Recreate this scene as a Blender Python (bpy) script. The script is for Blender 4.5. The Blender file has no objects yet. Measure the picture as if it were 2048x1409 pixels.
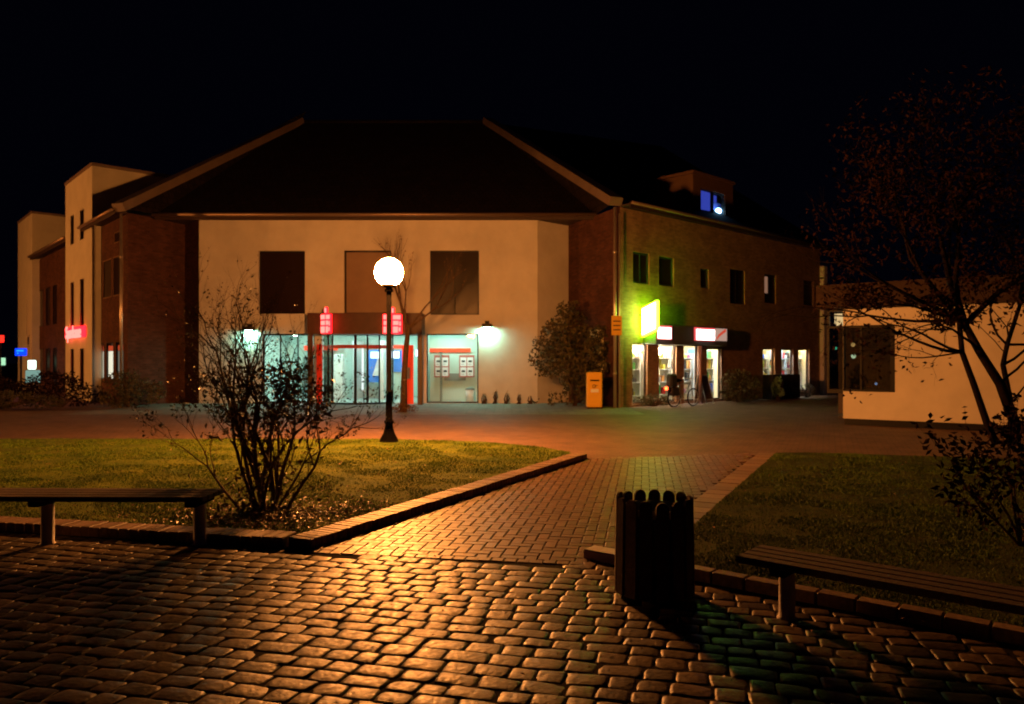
import bpy, math, random
import numpy as np
from mathutils import Vector, Matrix, noise as mnoise

# ------------------------------------------------------------------ camera, world, exposure
CAM_H, FPX, HOR = 1.65, 1500.0, 725.0          # eye height, focal length and horizon in photo pixels
sc = bpy.context.scene
sc.render.resolution_x, sc.render.resolution_y = 1024, 704
cd = bpy.data.cameras.new('camera'); cam = bpy.data.objects.new('camera', cd)
sc.collection.objects.link(cam)
cam.location = (0, 0, CAM_H); cam.rotation_euler = (math.radians(90), 0, 0)
cd.sensor_width = 36.0; cd.lens = FPX / 2048 * 36.0
cd.shift_y = (HOR - 704.5) / 2048
cd.clip_start = 0.05; cd.clip_end = 2000
cd.dof.use_dof = True; cd.dof.focus_distance = 6.0; cd.dof.aperture_fstop = 3.0
sc.camera = cam
w = bpy.data.worlds.new('World'); sc.world = w; w.use_nodes = True
bg = w.node_tree.nodes['Background']
bg.inputs[0].default_value = (0.22, 0.25, 0.9, 1); bg.inputs[1].default_value = 0.0018
sc.view_settings.view_transform = 'Standard'; sc.view_settings.look = 'None'
sc.view_settings.exposure = 0.0; sc.view_settings.gamma = 1.0
sc.cycles.use_denoising = True
sc.cycles.max_bounces = 6; sc.cycles.diffuse_bounces = 3; sc.cycles.glossy_bounces = 2
sc.cycles.transparent_max_bounces = 12
sc.cycles.sample_clamp_indirect = 3.0
sc.cycles.filter_width = 1.9

LAMP = dict(color=(1.0, 0.32, 0.060), strength=1600.0)     # sodium globe
COOL = (0.72, 1.0, 0.86)

# ------------------------------------------------------------------ helpers
C = sc.collection
R = random.Random(7)
RAD = math.radians

def G(px, py):
    Y = FPX * CAM_H / (py - HOR); return ((px - 1024) * Y / FPX, Y)
def XZ(px, py, Y):
    return ((px - 1024) * Y / FPX, (HOR - py) * Y / FPX + CAM_H)
def P3(px, py, Y):
    x, z = XZ(px, py, Y); return Vector((x, Y, z))

class MB:
    def __init__(s): s.v = []; s.f = []; s.sm = []
    def add(s, vs, fs, smooth=False):
        b = len(s.v); s.v += [tuple(p) for p in vs]
        for f in fs: s.f.append(tuple(b + i for i in f)); s.sm.append(smooth)
        return s
    def quad(s, a, b, c, d): return s.add([a, b, c, d], [(0, 1, 2, 3)])
    def box(s, x0, x1, y0, y1, z0, z1, T=None, bev=0.0):
        if bev > 0:
            b = min(bev, abs(x1 - x0) * .45, abs(y1 - y0) * .45, abs(z1 - z0) * .45)
            vs = []; idx = {}
            for ix, X in enumerate((x0, x1)):
                for iy, Y in enumerate((y0, y1)):
                    for iz, Z in enumerate((z0, z1)):
                        sx, sy, sz = (1 - 2 * ix), (1 - 2 * iy), (1 - 2 * iz)
                        idx[(ix, iy, iz, 0)] = len(vs); vs.append((X, Y + sy * b, Z + sz * b))
                        idx[(ix, iy, iz, 1)] = len(vs); vs.append((X + sx * b, Y, Z + sz * b))
                        idx[(ix, iy, iz, 2)] = len(vs); vs.append((X + sx * b, Y + sy * b, Z))
            fs = []
            for a in (0, 1):
                q = [idx[(a, 0, 0, 0)], idx[(a, 0, 1, 0)], idx[(a, 1, 1, 0)], idx[(a, 1, 0, 0)]]
                fs.append(q if a == 0 else q[::-1])
                q = [idx[(0, a, 0, 1)], idx[(1, a, 0, 1)], idx[(1, a, 1, 1)], idx[(0, a, 1, 1)]]
                fs.append(q if a == 0 else q[::-1])
                q = [idx[(0, 0, a, 2)], idx[(0, 1, a, 2)], idx[(1, 1, a, 2)], idx[(1, 0, a, 2)]]
                fs.append(q if a == 0 else q[::-1])
            for a in (0, 1):
                for c in (0, 1):
                    fs.append([idx[(a, c, 0, 0)], idx[(a, c, 1, 0)], idx[(a, c, 1, 1)], idx[(a, c, 0, 1)]])
                    fs.append([idx[(a, 0, c, 0)], idx[(a, 1, c, 0)], idx[(a, 1, c, 2)], idx[(a, 0, c, 2)]])
                    fs.append([idx[(0, a, c, 1)], idx[(1, a, c, 1)], idx[(1, a, c, 2)], idx[(0, a, c, 2)]])
                    for e in (0, 1):
                        fs.append([idx[(a, c, e, 0)], idx[(a, c, e, 1)], idx[(a, c, e, 2)]])
        else:
            vs = [(x, y, z) for x in (x0, x1) for y in (y0, y1) for z in (z0, z1)]
            fs = [(0, 1, 3, 2), (4, 6, 7, 5), (0, 4, 5, 1), (2, 3, 7, 6), (0, 2, 6, 4), (1, 5, 7, 3)]
        if T: vs = [T(*p) for p in vs]
        return s.add(vs, fs)
    def tube(s, pts, rads, n=8, cap=True, smooth=True):
        pts = [Vector(p) for p in pts]
        if not hasattr(rads, '__len__'): rads = [rads] * len(pts)
        vs = []; fs = []; prev = None
        for i, p in enumerate(pts):
            t = (pts[min(i + 1, len(pts) - 1)] - pts[max(i - 1, 0)])
            t = t.normalized() if t.length > 1e-9 else Vector((0, 0, 1))
            if prev is None:
                a = Vector((1, 0, 0)) if abs(t.x) < .8 else Vector((0, 1, 0))
                u = t.cross(a).normalized()
            else:
                u = (prev - t * prev.dot(t)); u = u.normalized() if u.length > 1e-6 else t.orthogonal().normalized()
            prev = u; v = t.cross(u)
            for k in range(n):
                an = 2 * math.pi * k / n
                vs.append(p + (u * math.cos(an) + v * math.sin(an)) * rads[i])
        for i in range(len(pts) - 1):
            for k in range(n):
                fs.append((i * n + k, i * n + (k + 1) % n, (i + 1) * n + (k + 1) % n, (i + 1) * n + k))
        if cap:
            fs.append(tuple(range(n))[::-1]); fs.append(tuple((len(pts) - 1) * n + k for k in range(n)))
        return s.add(vs, fs, smooth)
    def lathe(s, prof, n=24, c=(0, 0, 0), smooth=True):
        vs = []; fs = []
        for r, z in prof:
            for k in range(n):
                a = 2 * math.pi * k / n
                vs.append((c[0] + r * math.cos(a), c[1] + r * math.sin(a), c[2] + z))
        for i in range(len(prof) - 1):
            for k in range(n):
                fs.append((i * n + k, i * n + (k + 1) % n, (i + 1) * n + (k + 1) % n, (i + 1) * n + k))
        return s.add(vs, fs, smooth)
    def sphere(s, c, r, n=16, m=10, sz=1.0):
        prof = [(max(1e-4, math.sin(math.pi * i / m)) * r, -math.cos(math.pi * i / m) * r * sz) for i in range(m + 1)]
        return s.lathe(prof, n, c)
    def torus(s, c, ax1, ax2, Rr, r, n=24, m=6):
        c = Vector(c); a = Vector(ax1); b = Vector(ax2); nn = a.cross(b).normalized(); vs = []; fs = []
        for i in range(n):
            t = 2 * math.pi * i / n; d = a * math.cos(t) + b * math.sin(t)
            for j in range(m):
                q = 2 * math.pi * j / m
                vs.append(c + d * (Rr + r * math.cos(q)) + nn * r * math.sin(q))
        for i in range(n):
            for j in range(m):
                fs.append((i * m + j, ((i + 1) % n) * m + j, ((i + 1) % n) * m + (j + 1) % m, i * m + (j + 1) % m))
        return s.add(vs, fs, True)
    def build(s, name, mat, parent=None, origin=None):
        me = bpy.data.meshes.new(name)
        o = Vector(origin) if origin is not None else Vector((0, 0, 0))
        if parent is not None and origin is None: o = Vector(parent.get('_o', (0, 0, 0)))
        V = np.array(s.v, dtype=np.float64).reshape(-1, 3)
        me.from_pydata([tuple(p) for p in (V - np.array(o))], [], s.f)
        me.update()
        me.polygons.foreach_set('use_smooth', s.sm)
        uv = me.uv_layers.new(name='UVMap')
        nl = len(me.loops); li = np.zeros(nl, dtype=np.int32); me.loops.foreach_get('vertex_index', li)
        N = np.zeros(len(me.polygons) * 3); me.polygons.foreach_get('normal', N); N = N.reshape(-1, 3)
        lt = np.zeros(len(me.polygons), dtype=np.int32); me.polygons.foreach_get('loop_total', lt)
        NL = np.repeat(N, lt, axis=0)
        T = np.stack([-NL[:, 1], NL[:, 0], np.zeros(nl)], 1); L = np.linalg.norm(T, axis=1)
        bad = L < .05; T[bad] = (1, 0, 0); L[bad] = 1; T /= L[:, None]
        B = np.cross(NL, T); P = V[li]
        U = np.stack([(P * T).sum(1), (P * B).sum(1)], 1)
        uv.data.foreach_set('uv', U.ravel())
        if mat: me.materials.append(mat)
        ob = bpy.data.objects.new(name, me); C.objects.link(ob)
        if parent is not None: ob.parent = parent
        if origin is not None: ob.location = o; ob['_o'] = tuple(o)
        elif parent is not None: ob['_o'] = tuple(o)
        return ob

def tag(o, label, cat, group=None, kind=None):
    if label: o['label'] = label
    if cat: o['category'] = cat
    if group: o['group'] = group
    if kind: o['kind'] = kind
    return o
def thing(name, loc, label, cat, group=None):
    o = bpy.data.objects.new(name, None); C.objects.link(o); o.location = loc
    o['_o'] = tuple(loc); o.empty_display_size = .2
    return tag(o, label, cat, group)
def copy_tree(o, parent=None):
    c = o.copy(); C.objects.link(c); c.parent = parent
    for ch in list(o.children): copy_tree(ch, c)
    return c
def struct(name, mb, mat):
    o = mb.build(name, mat); o['kind'] = 'structure'; return o

class Fr:
    """wall frame: u along the wall, w outwards, z up"""
    def __init__(s, p, d, z=0.0):
        s.p = Vector((p[0], p[1], 0)); s.d = Vector((d[0], d[1], 0)).normalized()
        n = Vector((s.d.y, -s.d.x, 0))
        if n.dot(-s.p) < 0: n = -n
        s.n = n; s.flip = (s.d.cross(n).z > 0)
    def __call__(s, u, w, z):
        q = s.p + s.d * u + s.n * w; return (q.x, q.y, z)
    def off(s, w): return Fr(s.p + s.n * w, s.d)
    def u(s, px, w=0.0):
        k = (px - 1024) / FPX; q = s.p + s.n * w
        return (k * q.y - q.x) / (s.d.x - k * s.d.y)
    def z(s, u, py, w=0.0):
        q = s.p + s.d * u + s.n * w; return (HOR - py) * q.y / FPX + CAM_H
    def rect(s, px0, px1, py0, py1, w=0.0):
        a, b = s.u(px0, w), s.u(px1, w)
        zt, zb = s.z(a, py0, w), s.z(a, py1, w)
        if a > b: a, b = b, a
        return (a, b, zb, zt)

def facade(mb, F, u0, u1, z0, z1, holes, depth=.18, w=0.0):
    us = sorted({u0, u1, *[h[0] for h in holes], *[h[1] for h in holes]})
    zs = sorted({z0, z1, *[h[2] for h in holes], *[h[3] for h in holes]})
    us = [u for u in us if u0 <= u <= u1]; zs = [z for z in zs if z0 <= z <= z1]
    for a, b in zip(us, us[1:]):
        for c, d in zip(zs, zs[1:]):
            m, k = (a + b) / 2, (c + d) / 2
            if any(h[0] < m < h[1] and h[2] < k < h[3] for h in holes): continue
            q = [F(a, w, c), F(b, w, c), F(b, w, d), F(a, w, d)]
            mb.quad(*(q if not F.flip else q[::-1]))
    for a, b, c, d in holes:
        for q in ([F(a, w, c), F(a, w - depth, c), F(a, w - depth, d), F(a, w, d)],
                  [F(b, w, c), F(b, w, d), F(b, w - depth, d), F(b, w - depth, c)],
                  [F(a, w, d), F(a, w - depth, d), F(b, w - depth, d), F(b, w, d)],
                  [F(a, w, c), F(b, w, c), F(b, w - depth, c), F(a, w - depth, c)]):
            mb.quad(*q)

def window(parent, F, r, fm, pm, w=-.12, bars_u=0, bars_z=0, ft=.07, name='window', pane_name='pane'):
    a, b, c, d = r; m = MB(); T = F
    e = .003
    m.box(a + e, b - e, w, w + .06, c + e, c + ft, T); m.box(a + e, b - e, w, w + .06, d - ft, d - e, T)
    m.box(a + e, a + ft, w, w + .06, c + ft, d - ft, T); m.box(b - ft, b - e, w, w + .06, c + ft, d - ft, T)
    for i in range(bars_u):
        x = a + (b - a) * (i + 1) / (bars_u + 1); m.box(x - ft * .4, x + ft * .4, w, w + .055, c + ft, d - ft, T)
    for i in range(bars_z):
        x = c + (d - c) * (i + 1) / (bars_z + 1); m.box(a + ft, b - ft, w, w + .05, x - ft * .3, x + ft * .3, T)
    fr = m.build(name, fm, parent)
    p = MB(); p.box(a + ft * .9, b - ft * .9, w + .015, w + .025, c + ft * .9, d - ft * .9, T)
    p.build(pane_name, pm, fr)
    return fr

# ------------------------------------------------------------------ materials
def mat(name, col=(.5, .5, .5), rough=.7, metal=0, emit=None, es=0, spec=.5, var=0, vscale=3, bump=0, bscale=20, col2=None):
    m = bpy.data.materials.new(name); m.use_nodes = True; nt = m.node_tree; b = nt.nodes['Principled BSDF']
    b.inputs['Base Color'].default_value = (*col, 1); b.inputs['Roughness'].default_value = rough
    b.inputs['Metallic'].default_value = metal; b.inputs['Specular IOR Level'].default_value = spec
    if emit: b.inputs['Emission Color'].default_value = (*emit, 1); b.inputs['Emission Strength'].default_value = es
    if var or bump or col2:
        tc = nt.nodes.new('ShaderNodeTexCoord')
        if var or col2:
            n = nt.nodes.new('ShaderNodeTexNoise'); n.inputs['Scale'].default_value = vscale; n.inputs['Detail'].default_value = 6
            n.inputs['Roughness'].default_value = .65
            nt.links.new(tc.outputs['Object'], n.inputs['Vector'])
            cr = nt.nodes.new('ShaderNodeValToRGB'); cr.color_ramp.elements[0].position = .32; cr.color_ramp.elements[1].position = .68
            c2 = col2 or tuple(min(1, c * (1 + var)) for c in col)
            c1 = col if col2 else tuple(c * (1 - var) for c in col)
            cr.color_ramp.elements[0].color = (*c1, 1); cr.color_ramp.elements[1].color = (*c2, 1)
            nt.links.new(n.outputs['Fac'], cr.inputs['Fac']); nt.links.new(cr.outputs['Color'], b.inputs['Base Color'])
        if bump:
            n2 = nt.nodes.new('ShaderNodeTexNoise'); n2.inputs['Scale'].default_value = bscale; n2.inputs['Detail'].default_value = 5
            nt.links.new(tc.outputs['Object'], n2.inputs['Vector'])
            bp = nt.nodes.new('ShaderNodeBump'); bp.inputs['Strength'].default_value = bump; bp.inputs['Distance'].default_value = .02
            nt.links.new(n2.outputs['Fac'], bp.inputs['Height']); nt.links.new(bp.outputs['Normal'], b.inputs['Normal'])
    return m

def brickmat(name, c1, c2, mortar, bw=.25, bh=.08, ms=.012, rough=.85, rot=0, bump=.5, spec=.3):
    m = bpy.data.materials.new(name); m.use_nodes = True; nt = m.node_tree; b = nt.nodes['Principled BSDF']
    b.inputs['Roughness'].default_value = rough; b.inputs['Specular IOR Level'].default_value = spec
    uv = nt.nodes.new('ShaderNodeUVMap'); mp = nt.nodes.new('ShaderNodeMapping'); mp.inputs['Rotation'].default_value = (0, 0, rot)
    br = nt.nodes.new('ShaderNodeTexBrick'); br.inputs['Scale'].default_value = 1
    br.inputs['Brick Width'].default_value = bw; br.inputs['Row Height'].default_value = bh; br.inputs['Mortar Size'].default_value = ms
    br.inputs['Color1'].default_value = (*c1, 1); br.inputs['Color2'].default_value = (*c2, 1); br.inputs['Mortar'].default_value = (*mortar, 1)
    br.inputs['Mortar Smooth'].default_value = .3
    nt.links.new(uv.outputs[0], mp.inputs[0]); nt.links.new(mp.outputs[0], br.inputs['Vector'])
    n = nt.nodes.new('ShaderNodeTexNoise'); n.inputs['Scale'].default_value = 1.3; n.inputs['Detail'].default_value = 7; n.inputs['Roughness'].default_value = .7
    nt.links.new(mp.outputs[0], n.inputs['Vector'])
    mr = nt.nodes.new('ShaderNodeMapRange'); mr.inputs[1].default_value = .25; mr.inputs[2].default_value = .75; mr.inputs[3].default_value = .55; mr.inputs[4].default_value = 1.35
    nt.links.new(n.outputs['Fac'], mr.inputs[0])
    mx = nt.nodes.new('ShaderNodeVectorMath'); mx.operation = 'SCALE'
    nt.links.new(br.outputs['Color'], mx.inputs[0]); nt.links.new(mr.outputs[0], mx.inputs['Scale'])
    nt.links.new(mx.outputs[0], b.inputs['Base Color'])
    bp = nt.nodes.new('ShaderNodeBump'); bp.inputs['Strength'].default_value = bump; bp.inputs['Distance'].default_value = .008; bp.invert = True
    nt.links.new(br.outputs['Fac'], bp.inputs['Height']); nt.links.new(bp.outputs['Normal'], b.inputs['Normal'])
    return m

def emis(name, col, s):
    m = bpy.data.materials.new(name); m.use_nodes = True; nt = m.node_tree; nt.nodes.clear()
    e = nt.nodes.new('ShaderNodeEmission'); e.inputs[0].default_value = (*col, 1); e.inputs[1].default_value = s
    o = nt.nodes.new('ShaderNodeOutputMaterial'); nt.links.new(e.outputs[0], o.inputs[0]); return m

def glassmat(name, tint=(1, 1, 1), gl=.07, rough=.02):
    m = bpy.data.materials.new(name); m.use_nodes = True; nt = m.node_tree; nt.nodes.clear()
    t = nt.nodes.new('ShaderNodeBsdfTransparent'); t.inputs[0].default_value = (*tint, 1)
    g = nt.nodes.new('ShaderNodeBsdfGlossy'); g.inputs['Roughness'].default_value = rough
    x = nt.nodes.new('ShaderNodeMixShader'); x.inputs[0].default_value = gl
    o = nt.nodes.new('ShaderNodeOutputMaterial')
    nt.links.new(t.outputs[0], x.inputs[1]); nt.links.new(g.outputs[0], x.inputs[2]); nt.links.new(x.outputs[0], o.inputs[0]); return m

def randmat(name, c1, c2, rough=.5, spec=.5, bump=.3, bscale=60, dist=.004, c3=None):
    """colour differs per loose piece (stone, leaf, brick)"""
    m = bpy.data.materials.new(name); m.use_nodes = True; nt = m.node_tree; b = nt.nodes['Principled BSDF']
    gm = nt.nodes.new('ShaderNodeNewGeometry'); cr = nt.nodes.new('ShaderNodeValToRGB')
    cr.color_ramp.elements[0].color = (*c1, 1); cr.color_ramp.elements[1].color = (*c2, 1)
    if c3: e = cr.color_ramp.elements.new(.5); e.color = (*c3, 1)
    nt.links.new(gm.outputs['Random Per Island'], cr.inputs[0])
    tc = nt.nodes.new('ShaderNodeTexCoord'); n = nt.nodes.new('ShaderNodeTexNoise'); n.inputs['Scale'].default_value = bscale; n.inputs['Detail'].default_value = 6
    nt.links.new(tc.outputs['Object'], n.inputs['Vector'])
    mr = nt.nodes.new('ShaderNodeMapRange'); mr.inputs[1].default_value = .3; mr.inputs[2].default_value = .7; mr.inputs[3].default_value = .6; mr.inputs[4].default_value = 1.3
    nt.links.new(n.outputs['Fac'], mr.inputs[0])
    mx = nt.nodes.new('ShaderNodeVectorMath'); mx.operation = 'SCALE'
    nt.links.new(cr.outputs[0], mx.inputs[0]); nt.links.new(mr.outputs[0], mx.inputs['Scale']); nt.links.new(mx.outputs[0], b.inputs['Base Color'])
    b.inputs['Specular IOR Level'].default_value = spec
    m2 = nt.nodes.new('ShaderNodeMapRange'); m2.inputs[1].default_value = .3; m2.inputs[2].default_value = .7
    m2.inputs[3].default_value = rough - .1; m2.inputs[4].default_value = min(1, rough + .15)
    nt.links.new(n.outputs['Fac'], m2.inputs[0]); nt.links.new(m2.outputs[0], b.inputs['Roughness'])
    if bump:
        bp = nt.nodes.new('ShaderNodeBump'); bp.inputs['Strength'].default_value = bump; bp.inputs['Distance'].default_value = dist
        nt.links.new(n.outputs['Fac'], bp.inputs['Height']); nt.links.new(bp.outputs['Normal'], b.inputs['Normal'])
    return m

M = {}
M['plaster'] = mat('plaster', (.62, .60, .57), .9, var=.12, vscale=.7, bump=.15, bscale=40, spec=.2)
M['tower'] = mat('tower_plaster', (.54, .51, .42), .9, var=.08, vscale=1.5, bump=.12, bscale=40, spec=.2)
M['kiosk'] = mat('pavilion_plaster', (.60, .56, .50), .9, var=.11, vscale=.8, bump=.15, bscale=30, spec=.2)
M['brick'] = brickmat('dark_red_brick', (.065, .022, .015), (.11, .042, .028), (.07, .045, .035), spec=.15)
M['brick2'] = brickmat('light_red_brick', (.29, .15, .08), (.42, .23, .13), (.28, .20, .16), spec=.2)
M['roof'] = brickmat('dark_tiles', (.012, .008, .009), (.020, .013, .013), (.004, .003, .003), bw=.24, bh=.34, ms=.02, rough=.85, bump=.9, spec=.15)
M['verge'] = mat('verge_metal', (.15, .11, .095), .7, var=.15, vscale=2)
M['eave'] = mat('eave_board', (.035, .018, .013), .6, var=.15, vscale=4)
M['gutter'] = mat('gutter_metal', (.30, .22, .17), .5, metal=.8)
M['pipe'] = mat('pipe_metal', (.55, .48, .42), .3, metal=.7)
M['whitepipe'] = mat('white_pilaster', (.72, .68, .76), .7, var=.06)
M['frame'] = mat('dark_frame', (.008, .007, .006), .5, spec=.25)
M['greenframe'] = mat('green_frame', (.02, .07, .045), .5)
M['brownframe'] = mat('brown_frame', (.16, .085, .045), .5)
M['darkpane'] = mat('dark_pane', (.022, .012, .009), .30, spec=.18)
M['blind'] = mat('lowered_blind', (.28, .20, .15), .8, var=.1, vscale=1)
M['glass'] = glassmat('clear_glass')
M['dimglass'] = glassmat('dim_glass', (.55, .6, .55), .12)
M['lobby'] = mat('lobby_wall', (.48, .66, .60), .7, var=.03)
M['lobbyfloor'] = mat('lobby_floor', (.30, .36, .34), .3)
M['red'] = mat('signal_red', (.75, .03, .012), .5)
M['redlit'] = mat('red_band', (.85, .05, .015), .5, emit=(1, .05, .01), es=.55)
M['steelwhite'] = mat('white_metal', (.72, .76, .74), .4)
M['paper'] = mat('paper', (.75, .77, .78), .8)
M['ink'] = mat('ink', (.03, .03, .035), .7)
M['grey'] = mat('grey_metal', (.16, .20, .18), .5)
M['black'] = mat('black_iron', (.0035, .003, .003), .8, spec=.03)
M['globe'] = emis('lamp_globe', LAMP['color'], LAMP['strength'] * 1.14)
M['globe2'] = emis('far_lamp_globe', LAMP['color'], LAMP['strength'] * 1.25)
M['ceil'] = emis('ceiling_light', (.60, 1, .80), 32.0)
M['spotw'] = emis('downlight', (.75, 1, .90), 45.0)
M['walllamp'] = emis('wall_lamp_bulb', (.36, 1.0, .70), 420.0)
M['neonhot'] = emis('neon_core', (1, .11, .09), 4.5)
M['neon'] = emis('neon_red', (1, .008, .014), 6.0)
M['bluelit'] = emis('blue_sign', (.004, .05, 1), 1.6)
M['bluehot'] = emis('blue_letters', (.02, .35, 1), 1.6)
M['whiteblue'] = emis('white_screen', (.62, .74, 1), 3.0)
M['green'] = emis('lime_lightbox', (.28, 1.0, .008), 32.0)
M['greenface'] = emis('lime_face', (.50, 1.0, .10), 30.0)
M['signwhite'] = emis('white_lightbox', (1, .93, .9), 4.5)
M['signred'] = emis('red_lightbox', (1, .10, .10), 1.0)
M['pinklit'] = emis('pale_lightbox', (1, .62, .48), .45)
M['warmlit'] = emis('warm_shop_light', (1, .78, .50), 170.0)
M['coollit'] = emis('cool_shop_light', (.72, .90, 1), 150.0)
M['shopwall'] = mat('shop_wall', (.70, .66, .45), .8, var=.06)
M['tvblue'] = emis('blue_room_light', (.08, .13, 1), .42)
M['tvhot'] = emis('blue_white_bulb', (.25, .60, 1), 30.0)
M['taillight'] = emis('tail_light', (1, .09, .02), 9.0)
M['yellow'] = mat('post_yellow', (.75, .42, .03), .45, var=.05)
M['signyellow'] = mat('sign_yellow', (.70, .42, .03), .5)
M['wooddark'] = mat('dark_wood', (.035, .017, .013), .85, col2=(.075, .036, .026), vscale=14, bump=.4, bscale=50)
M['concrete'] = mat('concrete', (.50, .46, .46), .6, var=.15, vscale=9, bump=.3, bscale=60)
M['soil'] = mat('soil', (.020, .013, .008), .95, col2=(.055, .035, .02), vscale=8, bump=.6, bscale=30, spec=.1)
M['plaza'] = brickmat('plaza_paving', (.135, .078, .052), (.18, .105, .070), (.06, .042, .034), bw=.22, bh=.11, ms=.008, rough=.7, rot=.4, bump=.35, spec=.25)
M['apron'] = brickmat('apron_slabs', (.17, .16, .14), (.21, .20, .17), (.08, .07, .06), bw=.6, bh=.4, ms=.012, rough=.7, bump=.3, spec=.25)
M['cobble'] = randmat('granite_cobble', (.024, .016, .010), (.120, .080, .048), .48, .34, .9, 34, .006, c3=(.070, .046, .028))
M['joint'] = mat('joint_sand', (.012, .009, .006), 1.0, var=.3, vscale=20, spec=.05)
M['pathbrick'] = randmat('path_brick', (.10, .052, .032), (.17, .09, .055), .48, .3, .35, 30, .004)
M['kerbbrick'] = randmat('kerb_brick', (.15, .09, .055), (.25, .155, .10), .55, .4, .35, 30, .004)
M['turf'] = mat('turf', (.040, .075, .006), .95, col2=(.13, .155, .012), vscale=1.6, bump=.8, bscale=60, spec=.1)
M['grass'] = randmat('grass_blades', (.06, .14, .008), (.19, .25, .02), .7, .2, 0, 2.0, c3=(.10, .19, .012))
M['grassdark'] = randmat('grass_blades_painted_shade', (.06, .12, .010), (.13, .17, .02), .7, .2, 0, 2.0, c3=(.08, .15, .012))  # darker copy of the blades: right lawn's shade painted into the colour
M['turfdark'] = mat('turf_painted_shade', (.022, .034, .005), .95, col2=(.055, .060, .009), vscale=2.0, bump=.8, bscale=60, spec=.1)  # turf under those blades, the same shade painted in
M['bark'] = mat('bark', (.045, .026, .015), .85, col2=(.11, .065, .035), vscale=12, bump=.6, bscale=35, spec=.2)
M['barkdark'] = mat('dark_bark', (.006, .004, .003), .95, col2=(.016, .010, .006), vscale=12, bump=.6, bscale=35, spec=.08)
M['leafpale'] = mat('dry_stalks', (.22, .17, .09), .8, var=.3)
M['leafbrown'] = randmat('brown_leaves', (.07, .022, .008), (.16, .075, .018), .55, .35, 0, 9, c3=(.10, .055, .014))
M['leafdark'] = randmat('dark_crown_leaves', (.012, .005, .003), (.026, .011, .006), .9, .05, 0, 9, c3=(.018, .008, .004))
M['leafgreen'] = randmat('green_leaves', (.030, .045, .010), (.10, .085, .022), .55, .35, 0, 9, c3=(.07, .05, .018))
M['leafshrub'] = randmat('shrub_leaves', (.035, .035, .008), (.17, .10, .018), .5, .4, 0, 9, c3=(.08, .055, .012))
M['leaffall'] = randmat('fallen_leaves', (.07, .035, .012), (.34, .17, .05), .45, .5, 0, 9, c3=(.15, .07, .02))
M['fabric'] = mat('dark_fabric', (.02, .02, .022), .9)
M['skin'] = mat('skin', (.45, .28, .2), .6)

# ------------------------------------------------------------------ ground
g = MB(); g.quad((-600, -60, 0), (600, -60, 0), (600, 900, 0), (-600, 900, 0)); struct('plaza', g, M['plaza'])
# pale slab apron in front of the bank
g = MB(); g.quad((-14.2, 23.6, .004), (4.2, 23.6, .004), (4.2, 31.5, .004), (-14.2, 31.5, .004)); struct('apron', g, M['apron'])

KA = Vector((-1.76, 6.55)); KB = Vector((1.28, 12.75)); KL = Vector((-4.96, 7.27)); KLL = KA + (KL - KA) * 3.2
RA = Vector((.80, 6.10)); RB = Vector((4.42, 13.45)); RR = Vector((3.10, 4.20)); RRR = RA + (RR - RA) * 3.4
pd = (KB - KA).normalized(); pn = Vector((pd.y, -pd.x))
kl = (KLL - KA).normalized(); kln = Vector((-kl.y, kl.x))
if kln.y < 0: kln = -kln
rl = (RRR - RA).normalized(); rln = Vector((-rl.y, rl.x))
if rln.y < 0: rln = -rln
def inpoly(x, y, P):
    c = False; j = len(P) - 1
    for i in range(len(P)):
        if (P[i][1] > y) != (P[j][1] > y) and x < (P[j][0] - P[i][0]) * (y - P[i][1]) / (P[j][1] - P[i][1]) + P[i][0]: c = not c
        j = i
    return c
KW, KH = .26, .10
LL = [tuple(KB), tuple(KA), tuple(KLL), (-17, 15.3), (-2.6, 15.5), (-.6, 15.0), (.6, 14.1)]
# left lawn (inside the kerb)
def isect(a, ad, b, bd):
    d = ad.x * bd.y - ad.y * bd.x; t = ((b.x - a.x) * bd.y - (b.y - a.y) * bd.x) / d; return a + ad * t
KAi = isect(KA - pn * KW, pd, KA + kln * KW, kl)
KBi = KB - pn * KW; KLi = KLL + kln * KW
lawnL = [tuple(KBi), tuple(KAi), tuple(KLi), (-17, 15.3), (-10, 15.55), (-2.6, 15.5), (-.6, 15.0), (.5, 14.1), (1.0, 13.3)]
def fill(P, z):
    import mathutils.geometry as mg
    tris = mg.tessellate_polygon([[Vector((p[0], p[1], z)) for p in P]])
    m = MB(); fs = []
    for t in tris:
        a, b, c = [Vector((*P[i], 0)) for i in t]
        fs.append(t if (b - a).cross(c - a).z > 0 else t[::-1])
    m.add([(p[0], p[1], z) for p in P], fs); return m
ol = fill(lawnL, .065); struct('lawn', ol, M['turf'])
rpn = pn * 1.0
RAi = isect(RA + rpn * .32, (RB - RA).normalized(), RA + rln * .16, rl)
lawnR = [tuple(RAi), tuple(RRR + rln * .16), (15, 3), (15, 10.9), (8.5, 12.45), (5.2, 13.35), tuple(RB + rpn * .30)]
struct('lawn', fill(lawnR, .045), M['turfdark'])

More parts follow.
